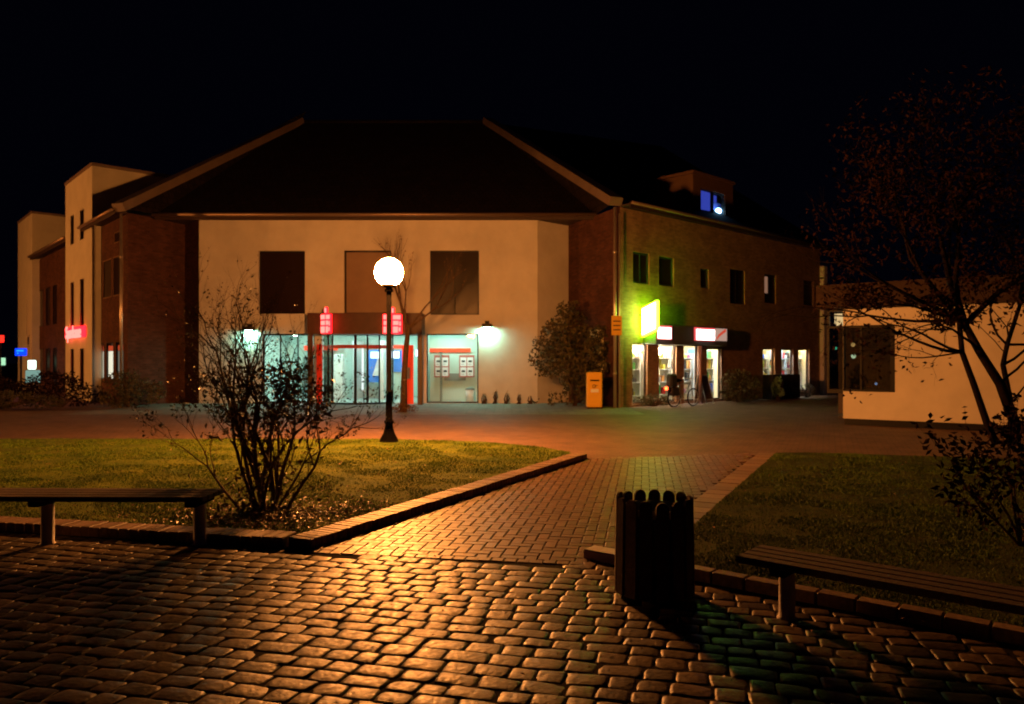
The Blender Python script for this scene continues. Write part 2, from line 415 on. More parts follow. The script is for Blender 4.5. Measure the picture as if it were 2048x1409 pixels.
# brick kerbs with rowlock top
def kerb(a, b, inward, w_, h_, name, pitch=.075, both=None):
    m = MB(); L = (b - a).length; d = (b - a).normalized(); n = int(L / pitch)
    for i in range(n):
        u0, u1 = i * L / n + .004, (i + 1) * L / n - .004
        jz = R.uniform(-.004, .004); jw = R.uniform(-.004, .004)
        T = lambda x, y, z: (a.x + d.x * x + inward.x * y, a.y + d.y * x + inward.y * y, z)
        m.box(u0, u1, jw, w_ + jw, -.02, h_ + jz, T, bev=.008)
    return m
kw = kerb(KA + kln * .0 + pd * .0, KB, -pn, KW, KH, 'kerb'); k2 = kerb(KA + kl * .265, KLL, kln, KW, KH, 'kerb', .105)
o1 = struct('kerb', kw, M['kerbbrick']); o2 = struct('kerb', k2, M['kerbbrick'])
k3 = kerb(RA + rl * .12, RRR, rln, .12, .095, 'kerb', .25); struct('kerb', k3, M['kerbbrick'])
# corner block of the right bed and its flush edging strip
k4 = kerb(RA + (RB - RA).normalized() * .15, RB, pn, .30, .03, 'edging', .30); struct('edging', k4, M['kerbbrick'])
cb = MB(); T = lambda x, y, z: (RA.x + rl.x * x + rln.x * y, RA.y + rl.y * x + rln.y * y, z)
cb.box(-.26, .115, -.02, .16, -.02, .095, T, bev=.012); struct('kerb', cb, M['concrete'])

# cobbles
jt = fill([(-11, 1.0), (9, 1.0), (9, 2.2), tuple(RA + rl * 2), tuple(RA), tuple(KA + pn * .02), tuple(KA + kl * 3), (-11, 8.0)], .012); struct('cobble_bedding', jt, M['joint'])
def stone(m, cx, cy, lx, ly, ang, h, tilt):
    g = (-1, -.965, -.80, -.27, .27, .80, .965, 1); n_ = len(g); ca, sa = math.cos(ang), math.sin(ang); vs = []; fs = []
    e = R.uniform(6, 13); sk = R.uniform(-.07, .07); sk2 = R.uniform(-.07, .07); dome = R.uniform(.04, .26)
    for b in g:
        for a in g:
            mx_ = max(abs(a), abs(b))
            k = mx_ / (abs(a) ** e + abs(b) ** e) ** (1 / e)
            X, Y_ = a * k * lx / 2 * (1 + sk2 * b), b * k * ly / 2 * (1 + sk * a)
            z = -.004 if mx_ > .99 else h * (1 - dome * (a * a + b * b) / 2)
            if .95 < mx_ < .99: z -= h * .16
            if mx_ <= .99: z += tilt[0] * X + tilt[1] * Y_ + R.uniform(-.0015, .0015)
            vs.append((cx + X * ca - Y_ * sa, cy + X * sa + Y_ * ca, z))
    for j in range(n_ - 1):
        for i in range(n_ - 1):
            q = j * n_ + i; fs.append((q, q + 1, q + n_ + 1, q + n_))
    m.add(vs, fs, True)
cob = MB(); ang = math.atan2(-.60, 2.33); ca, sa = math.cos(ang), math.sin(ang)
org = RA * 1.0
row = 0; v = -.07
bnd_ang = math.atan2(RA.y - KA.y, RA.x - KA.x)
while v > -9:
    ph = .143 + R.uniform(-.012, .018); v -= ph; u = -9 + R.uniform(0, .2)
    while u < 6:
        L = R.choice([.14, .16, .17, .18, .19, .20, .22, .25]) + R.uniform(-.015, .015)
        uu = u + L / 2; wav = .035 * math.sin(uu * .9 + row * .13) + .02 * math.sin(uu * 2.3)
        vv = v + ph / 2 + wav + R.uniform(-.004, .004)
        x = org.x + uu * ca - vv * sa; y = org.y + uu * sa + vv * ca
        u += L
        if y < 1.4 or y > 9 or x < -8.5 or x > 4.5: continue
        if not (-.85 * y < x < .85 * y): continue
        # left of the path/bed borders
        if (Vector((x, y)) - KA).dot(kln) > -.07 and x < KA.x + .1: continue
        if (Vector((x, y)) - RA).dot(rln) > -.07 and x > RA.x - .25: continue
        bl = (Vector((x, y)) - KA).cross(RA - KA) if False else ((x - KA.x) * (RA.y - KA.y) - (y - KA.y) * (RA.x - KA.x))
        if KA.x - .3 < x < RA.x + .1 and bl < .14 * (RA - KA).length: continue
        stone(cob, x, y, L - .004, ph - .002, ang + R.uniform(-.03, .03), .019 + R.uniform(-.0025, .003), (R.uniform(-.035, .035), R.uniform(-.035, .035)))
    row += 1
cob_o = struct('cobblestones', cob, M['cobble'])

# brick path, herringbone
pth = MB(); pbase = fill([tuple(KA + pn * .0), tuple(RA), tuple(RB), tuple(KB)], .005); struct('path_bedding', pbase, M['joint'])
ba = bnd_ang; cb_, sb_ = math.cos(ba), math.sin(ba)
bw, bl_ = .105, .21
pathP = [tuple(KA + pn * .01), tuple(RA - pn * .0), tuple(RB), tuple(KB + pn * .01)]
# widen slightly to the head of the path
def brick_at(cx, cy, horiz):
    lx, ly = (bl_, bw) if horiz else (bw, bl_)
    T = lambda x, y, z: (KA.x + (cx + x) * cb_ - (cy + y) * sb_, KA.y + (cx + x) * sb_ + (cy + y) * cb_, z)
    c = T(0, 0, 0)
    if not inpoly(c[0], c[1], pathP): return
    h = .018 + R.uniform(-.0015, .0015)
    pth.box(-lx / 2 + .004, lx / 2 - .004, -ly / 2 + .004, ly / 2 - .004, -.004, h, T, bev=.005)
for i in range(-60, 60):
    for j in range(-14, 84):
        k = (i - j) % 4
        # herringbone cell rule: cell (i,j) starts a brick
        X, Y_ = i * bw, j * bw
        if k == 0: brick_at(X + bw, Y_ + bw / 2, True)
        elif k == 3: brick_at(X + bw / 2, Y_ + bw, False)
struct('path', pth, M['pathbrick'])
# soldier course where the bricks meet the cobbles
sol = MB(); L = (RA - KA).length; n = 24
for i in range(n):
    T = lambda x, y, z: (KA.x + x * cb_ - y * sb_, KA.y + x * sb_ + y * cb_, z)
    sol.box(i * L / n + .004, (i + 1) * L / n - .004, -.11, -.012, -.004, .022 + R.uniform(-.002, .002), T, bev=.005)
struct('path_border', sol, M['pathbrick'])

# grass blades (uncountable)
def grass(P, z, n, seed, cam_dense=True):
    rs = np.random.RandomState(seed); xs = [p[0] for p in P]; ys = [p[1] for p in P]
    V = []; F_ = []; cnt = 0
    while cnt < n:
        x = rs.uniform(max(min(xs), -13), min(max(xs), 12)); y = rs.uniform(min(ys), max(ys))
        if rs.rand() > min(1, (6.5 / max(y, 3)) ** 1.2) or abs(x) > .74 * y + .6 or not inpoly(x, y, P): continue
        cl = mnoise.noise(Vector((x * 1.3, y * 1.3, seed)))
        if cl < -.12 and rs.rand() < .75: continue
        a = rs.uniform(0, 6.283); h = rs.uniform(.010, .028) * (1 + .7 * max(0, cl)); wd = rs.uniform(.002, .0042) * (1 + y / 9)
        lx, ly = rs.normal(0, .011, 2)
        dx, dy = math.cos(a) * wd, math.sin(a) * wd; b = len(V)
        V += [(x - dx, y - dy, z), (x + dx, y + dy, z), (x + lx, y + ly, z + h)]; F_.append((b, b + 1, b + 2)); cnt += 1
    m = MB(); m.add(V, F_); return m
gl = grass(lawnL, .06, 110000, 3).build('grass', M['grass']); gl['kind'] = 'stuff'
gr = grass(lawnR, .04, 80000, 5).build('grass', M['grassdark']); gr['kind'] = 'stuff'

def leafquad(m, p, s, rs, flat=False, droop=0):
    p = Vector(p)
    if flat: n = Vector((rs.gauss(0, .25), rs.gauss(0, .25), 1)).normalized()
    else: n = Vector((rs.gauss(0, 1), rs.gauss(0, 1), rs.gauss(0, 1))).normalized()
    u = n.orthogonal().normalized(); a = rs.uniform(0, 6.283); t = (Matrix.Rotation(a, 3, n) @ u); b = n.cross(t)
    l, w_ = s * rs.uniform(.7, 1.3), s * rs.uniform(.35, .6)
    up = n * s * .12
    m.add([p - t * l * .5, p - b * w_ * .5 + up, p + t * l * .5, p + b * w_ * .5 + up], [(0, 1, 2), (0, 2, 3)])
SH = Vector((-2.62, 8.05, .06))     # autumn shrub
lv = MB(); rs = random.Random(11)
for i in range(3400):
    r = abs(rs.gauss(0, .85)); a = rs.uniform(0, 6.283)
    x, y = SH.x + .25 + math.cos(a) * r * 1.15, SH.y - .35 + math.sin(a) * r * .75
    if not inpoly(x, y, lawnL): continue
    leafquad(lv, (x, y, .075 + rs.uniform(0, .03)), rs.uniform(.025, .06), rs, True)
for i in range(260):
    x, y = rs.uniform(-8, 1), rs.uniform(7.4, 15)
    if inpoly(x, y, lawnL): leafquad(lv, (x, y, .09), rs.uniform(.03, .06), rs, True)
for i in range(170):           # drift of leaves caught at the foot of the kerb
    t = rs.uniform(0, 1) ** 1.4; q = KA + (KB - KA) * t + pn * abs(rs.gauss(0, .07)); leafquad(lv, (q.x + .02, q.y, .03), rs.uniform(.02, .05), rs, True)
for i in range(240):
    x, y = rs.uniform(1.2, 9), rs.uniform(3, 12)
    if inpoly(x, y, lawnR): leafquad(lv, (x, y, .075), rs.uniform(.03, .06), rs, True)
for i in range(120):
    x, y = rs.uniform(-3.5, 3), rs.uniform(3.3, 6.4); leafquad(lv, (x, y, .05), rs.uniform(.02, .04), rs, True)
lo = lv.build('fallen_leaves', M['leaffall']); tag(lo, 'brown autumn leaves scattered round the shrub and along the kerb', 'leaves', kind='stuff')

# ------------------------------------------------------------------ corner bank building
EZ = 7.35
bank = thing('bank_building', (-6, 30, 0), 'cream corner bank with dark hipped roof, brick returns and lit glass entrance', 'building')
FB = Fr((-12.52, 30.0), (1, 0))
BX = -12.52
hx = lambda x: x - BX
up_win = [(hx(-10.14), hx(-8.28), 3.59, 6.11), (hx(-6.72), hx(-4.84), 3.59, 6.13), (hx(-3.28), hx(-1.32), 3.55, 6.12)]
open_l = (hx(-10.0), hx(-7.90), .02, 2.79); open_m = (hx(-7.60), hx(-3.66), .02, 2.72); open_r = (hx(-3.42), hx(-1.34), .02, 2.79)
wl = MB()
facade(wl, FB, 0, 1.02 - BX, 0, EZ - .02, up_win + [open_l, open_m, open_r], .25)
FC = Fr((1.02, 30.0), (1.33, 1.2)); lc = Vector((1.33, 1.2)).length
facade(wl, FC, 0, lc, 0, EZ - .02, [])
wl.build('wall', M['plaster'], bank)
# left chamfer (dim plaster strip) and the brick returns
FD = Fr((-13.52, 31.0), (1.0, -1.0)); m = MB(); facade(m, FD, 0, math.sqrt(2), 0, EZ - .02, []); m.build('pier', M['brick'], bank)
b1 = MB(); q = [(2.35, 31.2, 0), (3.93, 27.3, 0), (3.93, 27.3, EZ - .02), (2.35, 31.2, EZ - .02)]; b1.quad(*q); b1.build('brick_return', M['brick'], bank); b1 = MB()
q = [(-14.6, 28.5, 0), (-13.52, 31.0, 0), (-13.52, 31.0, EZ - .02), (-14.6, 28.5, EZ - .02)]; b1.quad(*q)
b1.build('brick_return', M['brick'], bank)
for i, r in enumerate(up_win):
    window(bank, FB, r, M['frame'], M['blind'] if i == 1 else M['darkpane'], w=-.2, bars_u=0 if i < 2 else 1, bars_z=1 if i == 2 else 0, ft=.06)
# roof: front slope, soffit, ridge, hips
HL0, HL1 = Vector((-14.75, 28.3, EZ + .12)), Vector((-11.0, 38.9, 14.1))
HR0, HR1 = Vector((3.72, 27.3, EZ + .12)), Vector((-1.27, 38.9, 14.1))
rf = MB(); EL = Vector((-13.9, 29.2, EZ + .05)); ER = Vector((3.25, 29.2, EZ + .05))
rf.add([HL0, EL, ER, HR0, HR1, HL1], [(1, 2, 4, 5), (0, 1, 5), (2, 3, 4)])
ro = rf.build('roof', M['roof'], bank)
sf = MB(); sf.add([(-13.9, 29.2, EZ), (3.25, 29.2, EZ), (4.0, 27.5, EZ), (4.0, 32, EZ), (-14.7, 32, EZ), (-14.9, 28.5, EZ)], [(0, 1, 2, 3, 4, 5)])
sf.box(-13.9, 3.25, 29.16, 29.2, EZ - .16, EZ + .05); sf.build('soffit', M['eave'], bank)
gt = MB(); gt.tube([(-13.95, 29.08, EZ + .03), (3.3, 29.08, EZ + .03)], .075, 10); gt.build('gutter', M['gutter'], bank)
for a, b in ((HL0, HL1), (HR0, HR1)):
    hp = MB(); d = (b - a).normalized(); s = d.cross(Vector((0, 0, 1))).normalized(); u_ = s.cross(d)
    T = lambda x, y, z, a=a, d=d, s=s, u_=u_: tuple(a + d * x + s * y + u_ * z)
    hp.box(-.1, (b - a).length, -.27, .27, -.1, .22, T); hp.build('hip_parapet', M['verge'], bank)
rd = MB(); rd.tube([HL1, HR1], .12, 8); rd.build('ridge', M['roof'], bank)
# downpipes
for a in ((-14.72, 28.25), (3.72, 27.1)):
    m = MB(); m.tube([(a[0], a[1], 0), (a[0], a[1], EZ - .1)], .055, 8)
    for z in (1.2, 3.4, 5.6): m.tube([(a[0], a[1], z), (a[0], a[1], z + .06)], .075, 8)
    m.build('downpipe', M['pipe'], bank)
# lobby interior
inn = MB(); x0, x1 = -10.6, -3.5
def room(m, x0, x1, y0, y1, z0, z1):
    m.quad((x0, y1, z0), (x1, y1, z0), (x1, y1, z1), (x0, y1, z1)); m.quad((x0, y0, z0), (x0, y1, z0), (x0, y1, z1), (x0, y0, z1))
    m.quad((x1, y1, z0), (x1, y0, z0), (x1, y0, z1), (x1, y1, z1)); m.quad((x0, y0, z1), (x1, y0, z1), (x1, y1, z1), (x0, y1, z1))
room(inn, x0, x1, 30.26, 35.0, .0, 2.93); inn.build('lobby_wall', M['lobby'], bank)
m = MB(); m.box(x0, x1, 30.02, 34.98, .004, .02); m.build('lobby_floor', M['lobbyfloor'], bank)
rs = random.Random(5)
for xx in (-9.9, -9.2, -8.5, -7.7, -6.9, -6.0, -5.2, -4.2):
    for yy in (31.2, 32.6, 34.0):
        m = MB(); X_, Y_ = xx + rs.uniform(-.1, .1), yy + rs.uniform(-.2, .2); m.lathe([(.001, 2.86), (.11, 2.86), (.12, 2.885), (.001, 2.885)], 12, (X_, Y_, 0)); m.build('downlight', M['spotw'], bank)
for xx in (-8.8, -6.4, -4.4):
    m = MB(); m.box(xx - .9, xx + .9, 32.0, 32.25, 2.87, 2.91); m.build('ceiling_light', M['ceil'], bank)
m = MB(); m.box(-9.6, -8.05, 34.6, 34.7, 2.2, 2.42); m.build('red_band', M['redlit'], bank); m = MB(); m.box(-7.55, -4.9, 34.9, 34.97, 2.3, 2.45); m.build('red_band', M['redlit'], bank)
m = MB()
for a, b in ((-9.55, -9.0), (-8.9, -8.3)): m.box(a, b, 34.3, 34.65, .3, 1.9, bev=.03)
m.build('cash_machine', M['grey'], bank)
m = MB(); m.box(-7.9, -7.5, 33.2, 33.6, .02, 2.0, bev=.03); m.box(-7.0, -6.85, 33.0, 34.8, .02, 2.6); m.box(-5.75, -5.6, 32.6, 34.8, .02, 2.6); m.build('partition', M['steelwhite'], bank)
m = MB(); m.box(-7.2, -6.77, 34.2, 34.26, .4, 2.35); m.build('lit_panel', emis('white_panel', (.9, 1, .98), 1.6), bank)
for px, y0, y1 in ((750, 704, 717), (790, 703, 717), (835, 700, 713)):
    X_, Z0 = XZ(px, y1, 33); _, Z1 = XZ(px, y0, 33); w_ = .19 if px != 835 else .07
    m = MB(); m.box(X_ - w_, X_ + w_, 32.95, 33.03, Z0, Z1, bev=.01); m.build('screen', M['whiteblue'], bank)
m = MB(); X_, Z0 = XZ(750, 765, 33.4); bp_ = mat('blue_poster', (.05, .22, .75), .5); m.box(X_ - .28, X_ + .2, 33.35, 33.4, Z0, 2.2); m.build('blue_poster', bp_, bank); m = MB(); m.box(-5.5, -5.0, 34.9, 34.97, 1.2, 2.2); m.build('blue_poster', bp_, bank)
m = MB(); a = (-6.1, 33.3); m.add([(-6.2, 33.3, 1.05), (-5.9, 33.3, 1.05), (-5.88, 33.3, 2.1)], [(0, 1, 2)]); m.build('poster_sail', M['paper'], bank)
# desk and bits behind the left glass
m = MB(); m.box(-9.7, -8.1, 31.6, 32.2, .9, .98); m.box(-9.6, -9.5, 31.7, 32.1, .02, .9); m.box(-8.3, -8.2, 31.7, 32.1, .02, .9); m.build('writing_desk', M['frame'], bank)
# glazing
window(bank, FB, open_l, M['frame'], M['glass'], w=-.18, bars_u=2, bars_z=0, ft=.06, name='shop_window')
window(bank, FB, open_r, M['frame'], M['glass'], w=-.12, ft=.05, name='shop_window')
# right niche
nic = MB(); room(nic, -3.48, -1.28, 30.26, 31.7, 0, 2.95); nic.build('niche_wall', M['lobby'], bank)
m = MB(); m.box(-3.45, -1.3, 30.02, 31.68, .004, .02); m.build('niche_floor', M['lobbyfloor'], bank)
m = MB(); m.box(-3.3, -1.5, 30.5, 30.95, 2.90, 2.94); m.build('ceiling_light', emis('niche_light', (.60, 1, .84), 24.0), bank)
m = MB(); m.box(-3.47, -1.75, 31.62, 31.69, 2.08, 2.24); m.build('red_band', M['redlit'], bank)
m = MB(); m.box(-2.85, -1.95, 31.55, 31.69, .88, 1.18, bev=.01); m.box(-3.0, -2.95, 31.2, 31.69, .02, 2.08) ; m.build('deposit_slot', M['grey'], bank)
def poster_board(x0, x1, z0, z1, Y, label):
    t = thing('poster_board', ((x0 + x1) / 2, Y, z0), label, 'poster board', 'poster boards in the lit bank niche')
    m = MB(); m.box(x0, x1, Y, Y + .04, z0, z1, bev=.006); m.build('frame', mat('board_red', (.42, .10, .08), .6), t)
    for i in range(2):
        for j in range(2):
            a = x0 + .05 + i * (x1 - x0 - .06) / 2; b = a + (x1 - x0) / 2 - .07
            c = z0 + .05 + j * (z1 - z0 - .10) / 2; d = c + (z1 - z0) / 2 - .10
            m = MB(); m.box(a, b, Y - .006, Y, c, d); p = m.build('paper', M['paper'], t)
            m = MB(); m.box(a + .05, b - .05, Y - .010, Y - .0062, c + (d - c) * .45, c + (d - c) * .68)
            m.box(a + .04, b - .1, Y - .010, Y - .0062, c + (d - c) * .2, c + (d - c) * .24); m.build('printing', M['ink'], p)
poster_board(-3.27, -2.63, 1.02, 1.95, 31.5, 'dark red framed board with four notices on the left of the lit niche')
poster_board(-2.22, -1.58, 1.02, 1.95, 31.5, 'pale red framed board with four notices on the right of the lit niche')
t = thing('waste_bin', (-1.75, 31.2, .02), 'small steel waste bin inside the glass niche below the notices', 'bin')
m = MB(); m.lathe([(.001, .02), (.16, .02), (.19, .5), (.17, .5), (.15, .06)], 20, (-1.75, 31.2, 0)); m.build('body', M['steelwhite'], t)
m = MB(); m.lathe([(.20, .5), (.20, .56), (.10, .60), (.001, .60)], 20, (-1.75, 31.2, 0)); m.build('lid', M['grey'], t)

# entrance portal
por = MB(); por.box(-7.92, -3.48, 29.0, 29.99, 2.74, 3.56); por.build('canopy', mat('portal_brown', (.06, .024, .016), .5, var=.2, vscale=3), bank)
for xx in (-7.92, -3.66):
    m = MB(); m.box(xx, xx + .20, 29.02, 29.20, 0, 2.735, bev=.02); m.build('column', mat('bronze_column', (.09, .05, .028), .45), bank)
# red side panels
m = MB(); m.box(-7.66, -7.44, 29.4, 29.44, .02, 2.35); m.build('red_panel', M['red'], bank)
t = thing('info_pillar', (-4.1, 29.35, 0), 'red info pillar with a white sheet right of the revolving door', 'pillar')
m = MB(); m.box(-4.30, -3.86, 29.3, 29.42, .02, 2.32, bev=.01); m.build('body', M['redlit'], t)
m = MB(); m.box(-4.32, -3.98, 29.285, 29.297, 1.0, 1.45); m.build('sheet', M['paper'], t)
# revolving door
rev = thing('revolving_door', (-5.75, 29.9, 0), 'glass revolving door with dark posts and a red band in the bank entrance', 'door')
cx, cy, rr_ = -6.05, 30.0, 1.28
m = MB(); m2 = MB(); m3 = MB(); m4 = MB()
for k in range(9):
    a = math.pi + math.pi * k / 8; x_, y_ = cx + rr_ * math.cos(a), cy + rr_ * math.sin(a)
    if k in (3, 4): continue
    m.tube([(x_, y_, .03), (x_, y_, 2.70)], .032, 6)
m.tube([(cx, cy - 1.02, .03), (cx, cy - 1.02, 2.7)], .055, 8)
N = 24
for k in range(N):
    a0, a1 = math.pi + math.pi * k / N, math.pi + math.pi * (k + 1) / N
    p0 = (cx + rr_ * math.cos(a0), cy + rr_ * math.sin(a0)); p1 = (cx + rr_ * math.cos(a1), cy + rr_ * math.sin(a1))
    m2.quad((*p0, .06), (*p1, .06), (*p1, 2.66), (*p0, 2.66))
    q0 = (cx + (rr_ + .02) * math.cos(a0), cy + (rr_ + .02) * math.sin(a0)); q1 = (cx + (rr_ + .02) * math.cos(a1), cy + (rr_ + .02) * math.sin(a1))
    m3.quad((*q0, 2.18), (*q1, 2.18), (*q1, 2.32), (*q0, 2.32)); m4.quad((*q0, .025), (*q1, .025), (*q1, .10), (*q0, .10))
m.build('post', M['frame'], rev); m2.build('curved_glass', M['glass'], rev); m3.build('red_band', mat('dull_red', (.35, .03, .02), .5), rev); m4.build('base_rail', M['frame'], rev)
for k in range(4):
    a = RAD(25 + 90 * k); m = MB(); e = (cx + 1.15 * math.cos(a), cy + 1.15 * math.sin(a) + .05)
    m.box(0, 1.15, -.012, .012, .1, 2.6, lambda x, y, z, a=a: (cx + x * math.cos(a) - y * math.sin(a), cy + .05 + x * math.sin(a) + y * math.cos(a), z))
    o = m.build('door_wing', M['glass'], rev)
    m = MB(); m.tube([(*e, .1), (*e, 2.6)], .025, 6); m.build('edge_post', M['frame'], o)
m = MB(); m.box(-7.4, -7.10, 29.5, 29.54, .03, 2.7); m.build('side_panel', M['dimglass'], rev)

# neon S signs on the canopy
def neon(x, y, zc, wid, rot, label):
    t = thing('neon_sign', (x, y, zc - .6), label, 'neon sign', 'red neon emblems on the bank canopy')
    ca_, sa_ = math.cos(rot), math.sin(rot)
    T = lambda a, b, c: (x + a * ca_ - b * sa_, y + a * sa_ + b * ca_, zc + c)
    h = wid / 2
    m = MB()
    for (a, b, c, d) in ((-h, h, .10, .33), (-h, h, -.14, .12), (-h, h, -.42, -.12)): m.box(a, b, 0, .08, c, d, T, bev=.03)
    m.box(-.09, .09, .0, .08, .34, .60, T, bev=.06); m.build('red_housing', M['neon'], t)
    hot = MB()
    for (a, b, c, d) in ((-h + .03, -.03, .13, .30), (.03, h - .05, .13, .29), (-h + .04, -.03, -.09, .07), (.03, h - .13, -.09, .07), (h - .10, h - .04, -.12, .05),
                         (-h + .03, -.03, -.39, -.15), (.03, h - .15, -.39, -.15), (h - .12, h - .05, -.33, -.18)):
        if b - a > .02: hot.box(a, b, -.02, -.002, c, d, T, bev=.025)
    hot.box(-.055, .055, -.02, -.002, .38, .56, T, bev=.045); hot.build('lit_tube', M['neonhot'], t)
    br_ = MB(); br_.box(-.03, .03, .08, .12, -.6, .4, T); br_.build('bracket', M['frame'], t)
x_, z_ = XZ(785, 646, 28.9); neon(x_, 28.85, z_, .74, 0, 'red neon bank emblem directly behind the globe lamp post')
x_, z_ = XZ(653, 646, 28.9); neon(x_, 28.75, z_, .62, RAD(-38), 'red neon bank emblem turned sideways above the left entrance column')

# wall lamps
def walllamp(px, py, label):
    X_, Z_ = XZ(px, py, 29.8)
    t = thing('wall_lamp', (X_, 29.98, Z_), label, 'wall lamp', 'cold white wall lamps beside the bank entrance')
    m = MB(); m.box(X_ - .20, X_ + .20, 29.66, 29.99, Z_ - .02, Z_ + .12, bev=.02); m.box(X_ - .20, X_ - .18, 29.70, 29.96, Z_ - .07, Z_ - .021); m.box(X_ + .18, X_ + .20, 29.70, 29.96, Z_ - .07, Z_ - .021); m.box(X_ - .09, X_ + .09, 29.9, 29.992, Z_ + .12, Z_ + .24); m.build('housing', M['frame'], t)
    m = MB(); m.box(X_ - .12, X_ + .12, 29.74, 29.93, Z_ - .10, Z_ - .024, bev=.03); m.build('bulb', M['walllamp'], t)
walllamp(974, 654, 'box wall lamp glowing cold green white right of the niche')
walllamp(497, 660, 'box wall lamp glowing cold green white left of the bank windows')

# ------------------------------------------------------------------ left brick wings with stair towers
LD = Vector((-.67, .742))
def left_house(P0, ulen, TZ, tower_w, label, lit, EZ=EZ):
    F = Fr(P0, LD)
    t = thing('brick_house', (P0[0], P0[1], 0), label, 'building', 'brick wings with cream stair towers')
    return F, t
FLw, h1 = left_house((-14.6, 28.5), 5.6, 9.88, 3.4, 'near brick wing with tall cream stair tower and lit shop windows', True)
ua = FLw.u(184)
upw = [FLw.rect(*r) for r in ((226, 247, 514, 592), (206, 223, 524, 598), (185, 202, 531, 606))]
smw = FLw.rect(229, 241, 466, 488)
shop = [FLw.rect(*r) for r in ((232, 247, 694, 757), (213, 227, 694, 757), (194, 208, 696, 758))]
zt = sum(r[3] for r in upw) / 3; zb = sum(r[2] for r in upw) / 3; upw = [(r[0], r[1], zb, zt) for r in upw]
shop = [(r[0], r[1], .95, 2.45) for r in shop]
m = MB(); facade(m, FLw, 0, ua, 0, EZ - .05, upw + [smw] + shop); m.build('wall', M['brick'], h1)
for r in upw: window(h1, FLw, r, M['brownframe'], M['darkpane'], w=-.055, ft=.05)
window(h1, FLw, smw, M['brownframe'], M['darkpane'], w=-.055, ft=.04)
for i, r in enumerate(shop):
    window(h1, FLw, r, M['frame'], M['glass'], w=-.055, ft=.03, name='shop_window')
    a, b, c, d = r
    m = MB(); m.box(a + .08, b - .02, -.09, -.07, 1.0, 2.1, FLw); m.build('lit_display', emis('display_%d' % i, (1, .95, .72), (.16, 1.0, .8)[i]), h1)
    m = MB(); m.box(a + .08, b - .02, -.09, -.07, 2.12, 2.32, FLw); m.build('red_band', emis('band_%d' % i, (1, .12, .04), .55), h1)
def wing_roof(t, F, u0, u1, back, flip_end=None, z=EZ, hipdir=None, hipbase=None):
    m = MB(); T = F
    rise = .70
    e0, e1 = Vector(T(u0, .45, z + .08)), Vector(T(u1, .45, z + .08))
    r0, r1 = Vector(T(u0, -back, z + .08 + rise * (back + .45))), Vector(T(u1, -back, z + .08 + rise * (back + .45)))
    if hipdir is not None: e0, r0 = hipdir
    m.quad(e0, e1, r1, r0)
    m.build('roof', M['roof'], t)
    s = MB(); s.box(u0, u1, 0, .45, z - .02, z + .03, T); s.box(u0, u1, .42, .455, z - .12, z + .07, T); s.build('soffit', M['eave'], t)
    g_ = MB(); g_.tube([T(u0, .52, z + .05), T(u1, .52, z + .05)], .065, 8); g_.build('gutter', M['gutter'], t)
wing_roof(h1, FLw, .1, ua - .03, 10, hipdir=(HL0, HL1))
def tower(t, F, u0, wid, proud, TZ, label_wins):
    Ft = F.off(proud); m = MB(); u1 = u0 + wid
    wins = label_wins
    facade(m, Ft, u0, u1, 0, TZ, wins, .15)
    T = Ft
    m.quad(T(u0, 0, 0), T(u0, -9, 0), T(u0, -9, TZ), T(u0, 0, TZ)); m.quad(T(u1, 0, 0), T(u1, -9, 0), T(u1, -9, TZ), T(u1, 0, TZ))
    m.quad(T(u0, 0, TZ), T(u1, 0, TZ), T(u1, -9, TZ), T(u0, -9, TZ)); tw = m.build('stair_tower', M['tower'], t)
    c = MB()
    c.box(u0 - .03, u1 + .03, -.03, .04, TZ - .10, TZ + .03, T); c.box(u0 - .04, u0 + .04, -9, -.032, TZ - .10, TZ + .03, T)
    c.build('coping', M['verge'], tw)
    for r in wins:
        window(tw, Ft, r, M['frame'], M['darkpane'], w=-.12, ft=.03, name='slit_window')
    return Ft
Ft1 = FLw.off(.35); u0t = Ft1.u(184); u1t = Ft1.u(131)
sl = []
for (a, b, tops) in ((141, 148, ((425, 478), (553, 655), (700, 765))), (160, 168, ((413, 468), (548, 653), (698, 765)))):
    ra = sorted((Ft1.u(a), Ft1.u(b)))
    for k, (z0_, z1_) in enumerate(((6.95, 8.25), (3.05, 5.25), (.45, 2.25))): sl.append((ra[0], ra[1], z0_, z1_))
Ft = tower(h1, FLw, u0t, u1t - u0t, .35, 9.9, sl)
# second house farther along
P2 = FLw(u1t - .1, -.1, 0); F2 = Fr((P2[0], P2[1]), LD)
h2 = thing('brick_house', (P2[0], P2[1], 0), 'far brick wing with shorter looking cream stair tower behind the near one', 'building', 'brick wings with cream stair towers')
u2 = F2.u(64, .35)
gw = [F2.rect(a, b, 705, 752) for a, b in ((78, 86), (92, 100), (106, 114))]; gw = [(r[0], r[1], .9, 2.4) for r in gw]
uw2 = [(r[0], r[1], 3.6, 5.6) for r in gw]
m = MB(); facade(m, F2, 0, u2, 0, EZ - .05, gw + uw2); m.build('wall', M['brick'], h2)
for r in gw + uw2: window(h2, F2, r, M['frame'], M['darkpane'], w=-.055, ft=.05)
wing_roof(h2, F2, .1, u2 - .03, 9)
Ft2 = F2.off(.35); u3 = Ft2.u(36)
s2 = [(u2 + .5, u2 + .75, .5, 3.2), (u2 + 1.3, u2 + 1.55, 3.1, 5.2)]
tower(h2, F2, u2, u3 - u2, .35, 9.9, s2)
